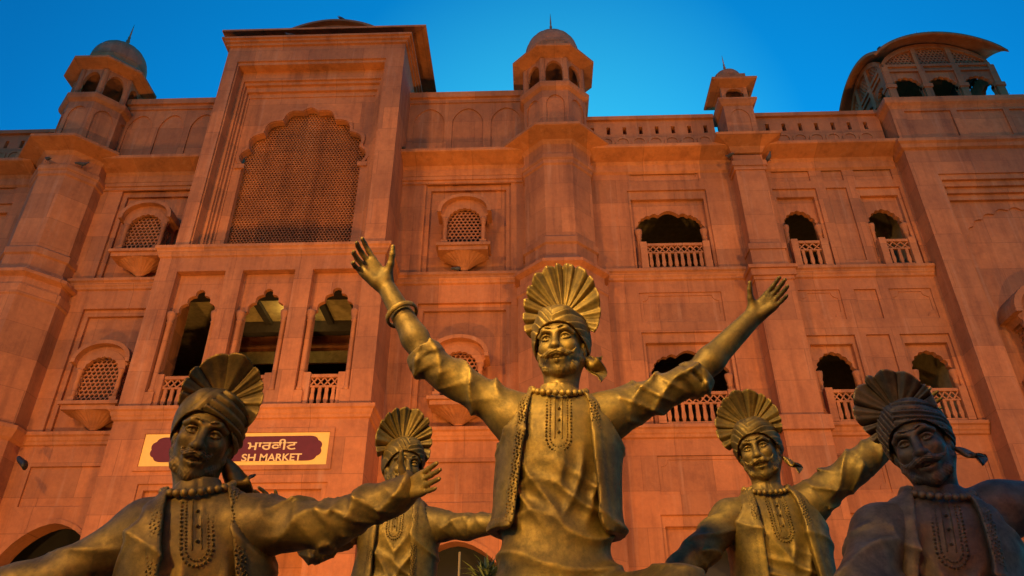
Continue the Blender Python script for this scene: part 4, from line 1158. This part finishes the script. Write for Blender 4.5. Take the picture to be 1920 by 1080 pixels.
    # crisp ornament: knots along the fronts and hem, a dotted U round the placket, buttons
    def front_y(x, z, zs, A, Bv, da, db):
        a = np.interp(z, zs, A) + da; b = np.interp(z, zs, Bv) + db
        return .008 - b * max(0.0, 1 - min(1, abs(x) / a) ** 2.4) ** (1 / 2.4)
    SP = [(math.cos(t) * math.cos(q), math.sin(q), math.sin(t) * math.cos(q)) for q in (-1.2, -.4, .4, 1.2) for t in np.arange(7) * 2 * PI / 7]
    SF = np.array([(i * 7 + j, i * 7 + (j + 1) % 7, (i + 1) * 7 + (j + 1) % 7, (i + 1) * 7 + j) for i in range(3) for j in range(7)])[:, ::-1]
    def knots(name, pts, parent):
        out = []
        for (x, y, z, r) in pts:
            c = N + (ex * x + ey * y + ez * z) * S; out.append((np.array([c + (ex * p[0] + ey * p[1] * .8 + ez * p[2]) * r * S for p in SP]), SF))
        mesh_ob(name, out, sp.get('vest', B), parent)
    vst = [o for o in root.children if o.name.startswith('waistcoat')][0]; krt = [o for o in root.children if o.name.startswith('kurta')][0]
    for sgn in (-1, 1):
        pts = []; z = -.015; k = 0
        while z > hem + .01:
            e = float(np.interp(z, zo, wo_)); am = sp.get('asym', 0.0) * max(0, -z - .1)
            for col in (.006, .016, .025):
                zz = z + (.005 if col == .016 else 0); x = am + sgn * (e + col + .0025 * math.sin(k * 1.7))
                pts.append((x, front_y(x - 0, zz, VZ, VA, VB, .010, .0115), zz, .0044 if col == .016 else .0034))
            z -= .0105; k += 1
        x = float(np.interp(hem, zo, wo_)) + .03
        while x < float(np.interp(hem, VZ, VA)) * .97:
            for dz in (.010, .022): pts.append((sgn * x, front_y(x, hem + dz, VZ, VA, VB, .010, .0115), hem + dz, .0038))
            x += .0105
        knots('braid', pts, vst)
    pts = []
    for R_, r, st in ((.037, .0042, .011), (.026, .0030, .009)):
        zb_ = -.17
        z = -.045
        while z > zb_:
            for sgn in (-1, 1): pts.append((sgn * R_, front_y(R_, z, TZ, TA, TB, .001, .002), z, r))
            z -= st
        n_ = int(PI * R_ * 1.2 / st)
        for k in range(n_ + 1):
            a = PI * k / n_; x = R_ * math.cos(a); zz = zb_ - 1.25 * R_ * math.sin(a); pts.append((x, front_y(x, zz, TZ, TA, TB, .001, .002), zz, r))
    for z in (-.075, -.115, -.155): pts.append((.0, front_y(0, z, TZ, TA, TB, .001, .004), z, .0052))
    for k in range(40):
        for sgn in (-1, 1): z = -.04 - .135 * k / 39; pts.append((sgn * .011, front_y(0, z, TZ, TA, TB, .0, .001), z, .0024))
    knots('embroidery', pts, krt)
    # ---------------- body: head, neck, forearms, hands, legs in one mesh
    M = rotm(*sp['head']) * sp.get('hs', 1.0); eye = sp['eye']; ho = eye + M @ V(0, .082, 0) * S
    nk = np.linalg.inv(M) @ (N - ho) / S
    mesh_ob('head', [place(head(*sp['face'], seed=sd, neck=max(.08, -nk[2] - .115 + .02), nk=(nk[0], nk[1] - .012)), M, ho)], B, root)
    for a in arms:
        q = a['pts']; u = a['hand'][0]; b = [q[1], q[2], q[2] + nrm(u) * .2 * S]
        ff = Field(np.min(b, 0) - .17, np.max(b, 0) + .17, .0058)
        fr = a.get('skin', (.047, .027))
        mid = q[1] + (q[2] - q[1]) * .3
        if a.get('bare'): ff.cone(q[1] - nrm(q[2] - q[1]) * .02, mid, fr[0] * S * .95, fr[0] * S, .02)
        ff.cone(mid if a.get('bare') else q[1] + (q[2] - q[1]) * .6, q[2], (fr[0] if a.get('bare') else .032) * S, fr[1] * S, .03)
        hand(ff, q[2], a['hand'][0], a['hand'][1], **a.get('hk', {}))
        mesh_ob('forearm' if a.get('bare') else 'hand', [ff.mesh()], B, root)
    # ---------------- legs in a long wrap, down to the plinth
    lf = Field(V(P[0] - .55, P[1] - .55, zb - .02), V(P[0] + .55, P[1] + .45, P[2] - .2), .02)
    for s in (-1, 1):
        hp = P + ex * s * .1 * S - V(0, 0, .3); fo = V(P[0] + s * .26, P[1] - .05, zb + .05); kn = (hp + fo) / 2 + V(s * .06, -.12, 0)
        lf.chain([hp, kn, fo + V(0, 0, .08)], [.19, .17, .15], .08); lf.cone(fo + V(0, .04, 0), fo + V(s * .05, -.2, -.0), .06, .045, .04)
    lf.warp(lambda x, y, z: .014 * np.sin(2 * PI * (x * 7 + y * 5) + 3 * wob(x, y, z, 5, sd)), .06)
    lf.D = np.maximum(lf.D, (zb - np.ix_(*lf.ax)[2]).astype(np.float32))
    mesh_ob('wrapped_legs', [lf.mesh()], B, root)
    # ---------------- turban, plume, tail
    tb = mesh_ob('turban', [place(turban(sp['style'], sd), M, ho)], B, root)
    fn = sp['fan']; MF = M @ rotm(fn.get('yaw', 0), fn.get('tilt', -.1), fn.get('roll', 0))
    mesh_ob('plume', [place(fan(**fn['k']), MF, ho + M @ V(fn.get('x', 0), fn.get('y', .035), fn.get('z', .115)) * S)], B, tb)
    tl = sp.get('tail')
    if tl: mesh_ob('turban_tail', [place(sheet(tl, 26, 14, .0035), M, ho)], B, tb)
    # ---------------- necklace
    nc = N + ez * sp.get('nz', .012) * S - ey * .012 * S
    mesh_ob('bead_necklace', beads(nc, ex, ey, ez, .088 * S, .080 * S, 26, .0115 * S, .035 * S, sd), B, root)
    for a in arms:
        if a.get('bangle'):
            t = a['bangle']; q = a['pts']; d = nrm(q[2] - q[1]); c = q[1] + (q[2] - q[1]) * t; s1 = nrm(np.cross(d, V(0, 1, 0))); s2 = np.cross(d, s1)
            s2 = nrm(s2 + d * .25); PP, FF = [], []
            for i in range(32):
                an = 2 * PI * i / 32; rdir = s1 * math.cos(an) + s2 * math.sin(an)
                for j in range(8): bn = 2 * PI * j / 8; PP.append(c + rdir * (.052 * S + .0055 * S * math.cos(bn)) + d * (.010 * S * math.sin(bn)))
            FF = [(i * 8 + j, i * 8 + (j + 1) % 8, ((i + 1) % 32) * 8 + (j + 1) % 8, ((i + 1) % 32) * 8 + j) for i in range(32) for j in range(8)]
            mesh_ob('bangle', [(np.array(PP), np.array(FF)[:, ::-1])], B, root)
    return root

def tail_a(x0=.085, y0=.03, z0=-.03, dx=.075, dz=-.085, w=.055, curl=1.0):
    """cloth end flying out behind the ear"""
    def f(u, v):
        x = x0 + dx * u ** 1.1; z = z0 + dz * u + .03 * curl * u ** 3; ww = w * (.45 + .75 * u)
        return (x + .012 * math.sin(7 * v + 3 * u) * u, y0 - .02 * u + .016 * math.sin(9 * v + 1.5) * (.3 + u), z - ww * (v - .2) + .012 * math.sin(6 * u + 4 * v) * u)
    return f
d_ = math.radians

# the leader, arms flung up
C_ = dict(neck=at(1047, 742, 3.45), hip=at(1042, 1062, 3.50), sl=at(968, 772, 3.45), sr=at(1136, 768, 3.45), base=.93, seed=3,
          eye=at(1042, 633, 3.335), head=(d_(-13), d_(4), d_(-2)), face=(.22, 1.25, 1.1, 0, .001, .95), style=1, drag=1.0,
          fan=dict(k=dict(R=.182, pleats=13, amp=.013, seed=2, wide=.74), tilt=-.02, z=.128, y=.04, x=.012, roll=d_(4)), tail=tail_a(.068, .025, -.035, .062, -.055, .085, 1.0),
          arms=[dict(pts=[at(962, 780, 3.45), at(803, 678, 3.38), at(722, 534, 3.33)], bare=True, bangle=.60, rad=(.068, .056, .05), skin=(.044, .030),
                     hand=(V(-.62, -.30, .62), V(.62, -.05, .70)), hk=dict(curls=(.22, .5, .62, .72), thumb=.62, spread=.16)),
                dict(pts=[at(1143, 778, 3.45), at(1296, 712, 3.40), at(1414, 592, 3.36)], bare=True, rad=(.068, .055, .05), skin=(.044, .031),
                     hand=(V(.60, -.55, .40), V(-.30, -.12, .9)), hk=dict(curls=(.12, .2, .22, .25), thumb=.58, spread=.08, k=S * .84))],
          thighs=[(at(1165, 1140, 3.40), at(1278, 1130, 3.05), .092, .090)], open=(.085, .105, .125, .185), asym=0.01, flare=1.3, hem=-.435)
dancer('leader', 'tallest golden bronze dancer with bare forearms and both arms flung up', C_)

# front left, one arm out across the picture
L_ = dict(neck=at(372, 925, 3.06), hip=at(372, 1290, 3.10), sl=at(280, 975, 3.0), sr=at(466, 966, 3.12), base=.30, seed=14,
          eye=at(382, 811, 2.955), head=(d_(21), d_(9), d_(9)), face=(.7, .35, 1.6, 0, 0, .85), style=0, hem=-.62,
          fan=dict(k=dict(R=.132, pleats=9, amp=.008, seed=5, wide=.84, cup=.04), tilt=-.02, z=.108, y=.03, x=.006, roll=d_(2)),
          tail=tail_a(.072, .0, -.045, .09, -.075, .085, 1.2), rad=(.070, .062, .05),
          arms=[dict(pts=[at(276, 990, 3.06), at(118, 1085, 3.02), at(-70, 1118, 2.95)], hand=(V(-1, -.1, .1), V(0, -.3, 1))),
                dict(pts=[at(478, 985, 3.06), at(616, 984, 3.0), at(758, 920, 2.92)], rad=(.073, .060, .044), skin=(.04, .026),
                     hand=(V(.75, -.62, .10), V(-.25, -.1, 1)), hk=dict(curls=(.06, .08, .1, .1), thumb=.82, spread=.09, k=S * .76))],
          open=(.075, .085, .095, .11))
dancer('left', 'dark bronze dancer at the front left, head tilted, arm stretched across to the right', L_)

# behind, between the two
B_ = dict(neck=at(752, 935, 5.68), hip=at(735, 1128, 5.72), sl=at(682, 974, 5.68), sr=at(812, 965, 5.68), base=1.1, seed=23, hs=1.1,
          eye=at(764, 868, 5.57), head=(d_(22), d_(4), d_(2)), face=(1.1, 1.0, .6, 1.0), style=1,
          fan=dict(k=dict(R=.172, pleats=11, amp=.017, seed=8, wide=.76, rag=.5), tilt=.0, z=.11, y=.03, x=-.01, roll=d_(0)),
          arms=[dict(pts=[at(688, 980, 5.68), at(590, 1030, 5.5), at(525, 972, 5.4)], hand=(V(-.55, -.1, .5), V(.6, -.3, .5))),
                dict(pts=[at(815, 985, 5.68), at(872, 988, 5.62), at(945, 980, 5.5)], hand=(V(1, -.2, 0), V(0, -.3, 1)))],
          open=(.075, .085, .09, .1))
dancer('back', 'bronze dancer in the back row with his face behind an outstretched hand', B_)

# right of the leader
M_ = dict(neck=at(1436, 922, 4.66), hip=at(1486, 1160, 4.70), sl=at(1374, 960, 4.66), sr=at(1510, 935, 4.66), base=.80, seed=31,
          eye=at(1416, 838, 4.545), head=(d_(-24), d_(4), d_(-8)), face=(.35, 1.0, 1.7, 0, 0, .8), style=1,
          fan=dict(k=dict(R=.150, pleats=12, amp=.012, seed=11, wide=.9), tilt=-.02, z=.108, y=.035, x=-.005, roll=d_(-3)),
          tail=tail_a(.082, .03, -.04, .05, -.07, .035, .6),
          arms=[dict(pts=[at(1370, 972, 4.66), at(1312, 1034, 4.55), at(1258, 1082, 4.5)], rad=(.07, .062, .05), hand=(V(-.6, .3, -.8), V(0, -.3, 1))),
                dict(pts=[at(1516, 944, 4.66), at(1602, 878, 4.55), at(1700, 798, 4.45)], rad=(.074, .064, .052), hand=(V(.7, -.2, .6), V(-.5, -.2, .8)))],
          open=(.075, .085, .1, .12))
dancer('middle right', 'bronze dancer with a grin in the middle row, arms slanting up to the right', M_)

# front right, in shade that is partly painted into its bronze
N_ = dict(neck=at(1757, 932, 3.36), hip=at(1800, 1280, 3.40), sl=at(1664, 990, 3.42), sr=at(1866, 940, 3.30), base=.33, seed=42, mat=SHADE_BRONZE,
          eye=at(1716, 826, 3.25), head=(d_(-33), d_(3), d_(-11)), face=(.55, 1.7, 1.2, 0, .002, .9), style=2,
          fan=dict(k=dict(R=.126, pleats=9, amp=.018, seed=13, wide=.88, rag=.45), tilt=-.05, z=.108, y=.03, x=-.015, roll=d_(-6)),
          tail=tail_a(.08, .03, -.035, .055, -.05, .022, .0),
          arms=[dict(pts=[at(1655, 1002, 3.36), at(1610, 1120, 3.2), at(1560, 1250, 3.0)], rad=(.078, .07, .055), hand=(V(-.4, -.3, -1), V(0, -1, 0))),
                dict(pts=[at(1874, 955, 3.36), at(1985, 940, 3.34), at(2110, 880, 3.3)], rad=(.074, .064, .052), hand=(V(1, -.2, .4), V(-.3, -.2, 1)))],
          open=(.075, .09, .11, .15))
dancer('right', 'bronze dancer painted in shade tones at the right edge with a large curled moustache', N_)

# stepped granite plinth carrying the group
pl = thing('statue_plinth', 'stepped granite plinth carrying the bronze dancers', 'plinth', (0, 4.0, 0))
MB().box(-3.2, 3.4, 2.2, 7.0, 0, .30).build('lower_step', GRAN, pl, bevel=.02)
m = MB(); m.box(-.9, 1.0, 2.95, 4.2, .301, .93); m.build('block', GRAN, pl, bevel=.02)
m = MB(); m.box(-1.9, .2, 5.0, 6.6, .301, 1.1); m.build('block', GRAN, pl, bevel=.02)
m = MB(); m.box(.9, 2.3, 4.22, 5.6, .301, .80); m.build('block', GRAN, pl, bevel=.02)
m = MB(); m.box(1.3, 2.6, 2.6, 4.2, .301, .33); m.build('block', GRAN, pl, bevel=.01)
#STATUES-END

# ------------------------------------------------------------------ unseen shop row, added behind the photographer to block sky and bounce warmth
SH = thing('bounce_shop_row', 'unseen two storey shop row added to bounce warm light, arched fronts facing the palace', 'building', (0, -14, 0))
hs = []
for k in range(12):
    x = -27 + 4.5 * k
    hs.append(arch(x + .5, x + 4.0, .002, 2.9, 4.1, 16, 1.8)); hs.append(arch(x + 1.3, x + 3.2, 6.2, 8.2, 9.2, 16, 1.8))
MB().plate(rect(-28, 28, 0, 12.5), hs, -14.4, -14.0).build('front_wall', STONE, SH)
MB().box(-28, 28, -22, -21.7, 0, 12.4).box(-28, 28, -21.7, -14.41, 5.0, 5.3).box(-28, 28, -21.7, -14.41, 12.2, 12.4).build('back_wall', PLASTER, SH)
m = MB(); m.box(-28, 28, -13.998, -13.6, 5.0, 5.35); m.box(-28, 28, -13.998, -13.4, 12.1, 12.5); m.build('string_course', TRIM, SH)
# ------------------------------------------------------------------ pigeons, plant, shop
def pigeon(loc, yaw, label, k=1.0):
    t = thing('pigeon', label, 'bird', loc, 'pigeons on the palace ledges'); L = Vector(loc)
    R_ = Matrix.Rotation(yaw, 3, 'Z')
    def tr(mb): mb.v = [tuple(L + R_ @ (Vector(p) * k)) for p in mb.v]; return mb
    m = MB(); rings = []
    for x, z, ry, rz in ((-.20, .075, .012, .008), (-.12, .10, .035, .02), (-.05, .125, .06, .05), (.03, .15, .068, .066), (.09, .185, .05, .055), (.12, .235, .03, .034), (.135, .262, .03, .032), (.155, .275, .022, .024), (.17, .272, .006, .006)):
        rings.append([(x, ry * math.cos(2 * PI * i / 10), z + rz * math.sin(2 * PI * i / 10)) for i in range(10)])
    m.loft(rings); tr(m).build('body', FEATHER, t)
    m = MB(); m.bar((.168, 0, .272), (.195, 0, .264), .010); tr(m).build('beak', IRON, t)
    for s_ in (-1, 1):
        m = MB(); m.loft([[(x, s_ * (y + o), z + h) for o, h in ((0, .02), (.012, 0), (0, -.02))] for x, y, z in ((-.22, .02, .09), (-.1, .05, .125), (.02, .066, .155), (.07, .05, .17))], smooth=True); tr(m).build('wing', FEATHER, t)
        m = MB(); m.bar((.01, s_ * .025, 0), (.01, s_ * .025, .1), .01); m.bar((.0, s_ * .025, .004), (.045, s_ * .025, .004), .012, .006); tr(m).build('leg', IRON, t)
def on(px, py, y, z): q = at(px, py, y); return (float(q[0]), y, z)
zl = H2 + .031
pigeon(on(858, 506, YW - .1, zl), .4, 'pigeon on the ledge under the upper bay window beside the tower')
pigeon((gx(752, 281, 19.45), 19.45, 18.9 + .1), 2.4, 'pigeon on the eave at the foot of the gateway', 1.0)
pigeon((gx(545, 66), YG - .12, UT + .3), 3.0, 'leftmost pigeon on the gateway cornice')
pigeon((-6.95, 19.15, 25.27), 1.0, 'pigeon on the crest of the curved gateway roof')
pigeon((-4.5, 18.75, 24.11), .5, 'pigeon on the right corner of the gateway eave')
pigeon((-15.75, 18.72, 18.26), 2.6, 'left pigeon under the eave of the left tower')
pigeon((-14.75, 19.02, 18.26), .6, 'right pigeon under the eave of the left tower')
pigeon((6.55, 19.36, 18.31), 2.0, 'pigeon on the left of the square pier under its eave')
pigeon((7.86, 19.5, 18.31), 5.0, 'pigeon on the right of the square pier under its eave')
pigeon((13.4, 20.6, 24.62), 1.5, 'pigeon on the curved roof of the corner pavilion', .7)

q = at(26, 862, 19.0)
wlp = thing('wall_lamp', 'small dark lamp on a bracket low on the left tower', 'lamp', tuple(map(float, q)))
q = Vector(q); MB().bar(q + Vector((0, .3, .1)), q + Vector((.1, 0, .06)), .04).build('bracket', IRON, wlp)
MB().loft([[tuple(q + Vector((.1 + .26 * t, -.02, .04 - .2 * t)) + Vector((0, math.cos(2 * PI * i / 12), math.sin(2 * PI * i / 12))) * r) for i in range(12)] for t, r in ((0, .05), (.15, .09), (.9, .12), (1, .13))]).build('housing', IRON, wlp)
PT = at(912, 1044, 9.0); pz = float(PT[2])
plant = thing('potted_palm', 'potted palm with yellow green fronds between the statues', 'plant', (float(PT[0]), 9.0, 0))
MB().lathe(PT[0], 9.0, [(.30, 0), (.42, .7), (.46, .72), (.46, .8), (.36, .8)], 18).build('pot', GRAN, plant)
MB().lathe(PT[0], 9.0, [(.07, .75), (.05, 2.2), (.035, pz - .25)], 8).build('stem', IRON, plant)
m = MB(); rs = random.Random(5)
for k in range(90):
    a = rs.uniform(0, 2 * PI); el = rs.uniform(-.5, 1.3); L_ = rs.uniform(.22, .42); b0 = Vector((PT[0] + rs.uniform(-.05, .05), 9.0 + rs.uniform(-.05, .05), pz - .32 + rs.uniform(0, .12)))
    d = Vector((math.cos(a) * math.cos(el), math.sin(a) * math.cos(el), math.sin(el))); sd = d.cross(Vector((0, 0, 1))).normalized() * .016
    mid = b0 + d * L_ * .55; tip = b0 + d * L_ + Vector((0, 0, -.10 * math.cos(el)))
    m.add([b0 - sd * .4, b0 + sd * .4, mid + sd, mid - sd, tip], [(0, 1, 2, 3), (3, 2, 4)])
m.build('fronds', LEAF, plant)
pole = at(862, 1035, 9.6)
fp = thing('flag_pole', 'thin yellow pole behind the palm', 'pole', (float(pole[0]), 9.6, 0))
MB().lathe(pole[0], 9.6, [(.12, 0), (.12, .08), (.013, .1), (.013, float(pole[2]))], 10).build('shaft', YELLOW, fp)
bd = thing('shop_board', 'dark blue shop board inside the ground floor arch', 'sign', (-2.1, 20.7, 0))
MB().box(-3.2, -1.0, 20.7, 20.76, 4.55, 5.15).build('board', SHOPBLUE, bd); MB().box(-3.25, -.95, 20.76, 20.8, 4.5, 5.2).build('sign_frame', IRON, bd)

# ------------------------------------------------------------------ lamps
def aim(o, target):
    o.rotation_euler = (Vector(target) - o.location).to_track_quat('-Z', 'Y').to_euler()
def floodlight(loc, target, power, label, angle=110, col=SODIUM):
    t = thing('floodlight', label, 'lamp', loc, 'floodlights at the foot of the palace')
    d = (Vector(target) - Vector(loc)).normalized(); c = Vector(loc)
    q = d.to_track_quat('-Z', 'Y').to_matrix()
    def bx(mb, x0, x1, y0, y1, z0, z1):
        n = len(mb.v); mb.box(x0, x1, y0, y1, z0, z1)
        for i in range(n, len(mb.v)): mb.v[i] = tuple(c + q @ Vector(mb.v[i]))
    m = MB(); bx(m, -.25, .25, -.18, .18, .02, .2); bx(m, -.28, .28, .18, .2, -.06, .2); m.build('housing', IRON, t)
    m = MB(); bx(m, -.22, .22, -.15, .15, .004, .018); m.build('lamp_glass', LAMPGLASS, t)
    m = MB(); m.box(c.x - .31, c.x - .27, c.y - .03, c.y + .03, 0, c.z); m.box(c.x + .27, c.x + .31, c.y - .03, c.y + .03, 0, c.z); m.build('bracket', IRON, t)
    l = bpy.data.lights.new('flood', 'SPOT'); l.energy = power; l.color = col; l.spot_size = math.radians(angle); l.spot_blend = .8; l.shadow_soft_size = .3
    o = bpy.data.objects.new('flood', l); COL.objects.link(o); o.location = c + d * .1; aim(o, target)
def street_lamp(loc, h, target, power, label, angle=100, col=SODIUM, blend=.5, reach=1.2, soft=.32):
    t = thing('street_lamp', label, 'street lamp', loc, 'street lamps round the plaza'); x, y, z = loc
    MB().lathe(x, y, [(.16, 0), (.16, .5), (.09, .55), (.055, h)], 14).build('pole', IRON, t)
    d = (Vector(target) - Vector((x, y, h))); d.z = 0; d.normalize(); e = Vector((x, y, h)) + d * reach
    MB().bar((x, y, h - .05), e + Vector((0, 0, .1)), .06).build('arm', IRON, t)
    m = MB(); m.lathe(e.x, e.y, [(.02, h + .22), (.16, h + .2), (.24, h + .08), (.24, h + .05)], 16); m.build('lamp_head', IRON, t)
    m = MB(); m.lathe(e.x, e.y, [(.22, h + .045), (.2, h - .03), (.1, h - .08), (.01, h - .09)], 16); m.build('lamp_glass', LAMPGLASS, t)
    l = bpy.data.lights.new('street_light', 'SPOT'); l.energy = power; l.color = col; l.spot_size = math.radians(angle); l.spot_blend = blend; l.shadow_soft_size = soft
    o = bpy.data.objects.new('street_light', l); COL.objects.link(o); o.location = e + Vector((0, 0, -.2)); aim(o, target)

floodlight((-3.2, 7.5, .6), (-4, 20, 12), 4600, 'black floodlight on the paving behind the statues')
floodlight((8, 6.5, .6), (6, 20, 12), 4600, 'black floodlight on the paving right of the statues')
floodlight((-12.5, 6.5, .6), (-12, 20, 12), 3400, 'black floodlight on the paving left of the gateway')
street_lamp((-15, -7, 0), 16, (-5, 20, 11), 12000, 'tall black street lamp at the left end of the plaza', 80, blend=.9, soft=1.0)
street_lamp((16, -6, 0), 16, (5, 20, 11), 10800, 'tall black street lamp at the right end of the plaza', 72, blend=.9, soft=1.0)
street_lamp((-3.3, -1.8, 0), 8.0, (.3, 4.6, 4.2), 3700, 'tall black street lamp with a narrow beam on the middle dancer', 34, col=(1, .70, .22), blend=.45)
street_lamp((-6.0, -5.2, 0), 6.0, (-1.5, 3.1, 2.75), 3000, 'short black street lamp added as fill left of the statues', 36, col=(1, .62, .2), blend=.9)  # added fill, warms the front left dancer
street_lamp((-3.4, -8.0, 0), 7.2, (.15, 3.4, 2.7), 4300, 'tall black street lamp added behind the photographer to brighten the leader', 13.5, col=(1, .68, .20), blend=.6)  # added lamp, lifts the leader's torso and hips
street_lamp((6.5, -9.0, 0), 6.0, (3.5, -14, 4), 8000, 'street lamp added before the shops for warm bounce, on the right', 120, col=(1, .60, .22), blend=.8)  # added to light the shops so they bounce warmth forward
street_lamp((-5.5, -9.0, 0), 6.0, (-2, -14, 4), 5200, 'street lamp added before the shops for warm bounce, on the left', 120, col=(1, .60, .22), blend=.8)  # second added lamp for the bounce off the shops
def ceiling_lamp(x, y, z, power, label, col=(1, .68, .2)):
    t = thing('ceiling_lamp', label, 'lamp', (x, y, z), 'lamps inside the palace')
    MB().lathe(x, y, [(.12, z), (.12, z - .05), (.02, z - .06)], 12).build('fitting', IRON, t)
    MB().lathe(x, y, [(.1, z - .06), (.13, z - .12), (.06, z - .18), (.005, z - .19)], 12).build('lamp_glass', emitter('warm_bulb', col, 6), t)
    l = bpy.data.lights.new('room_light', 'POINT'); l.energy = power; l.color = col; l.shadow_soft_size = .1
    o = bpy.data.objects.new('room_light', l); COL.objects.link(o); o.location = (x, y, z - .32)
ceiling_lamp(-7.5, 20.8, 13.74, 22, 'small lamp on the ceiling of the gateway gallery')
def room_fill_lamp(x, y, z, power, label, col=(1, .55, .15)):  # added hidden lamp that lifts a dark room
    t = thing('room_fill_lamp', label, 'lamp', (x, y, z), 'lamps inside the palace')
    MB().lathe(x, y, [(.14, z), (.14, z + .03), (.02, z + .04), (.02, z + .5)], 12).build('stand', IRON, t)
    MB().lathe(x, y, [(.1, z + .5), (.13, z + .56), (.06, z + .66), (.005, z + .67)], 12).build('lamp_glass', emitter('warm_bulb', col, 3), t)
    l = bpy.data.lights.new('room_light', 'POINT'); l.energy = power; l.color = col; l.shadow_soft_size = .1
    o = bpy.data.objects.new('room_light', l); COL.objects.link(o); o.location = (x, y, z + .85)
room_fill_lamp(4.5, 25.2, H2 - .05, 5, 'lamp added out of sight to brighten the top floor room left of the pier')
room_fill_lamp(10.0, 25.2, H2 - .05, 5, 'lamp added out of sight to brighten the top floor room right of the pier')
room_fill_lamp(9.0, 25.2, H3 - .05, 6, 'lamp added out of sight to brighten the middle floor room right of the pier')
ceiling_lamp(8.66, 20.75, H3 + .34, 4, 'small lamp low behind the balustrade of the lower balcony')
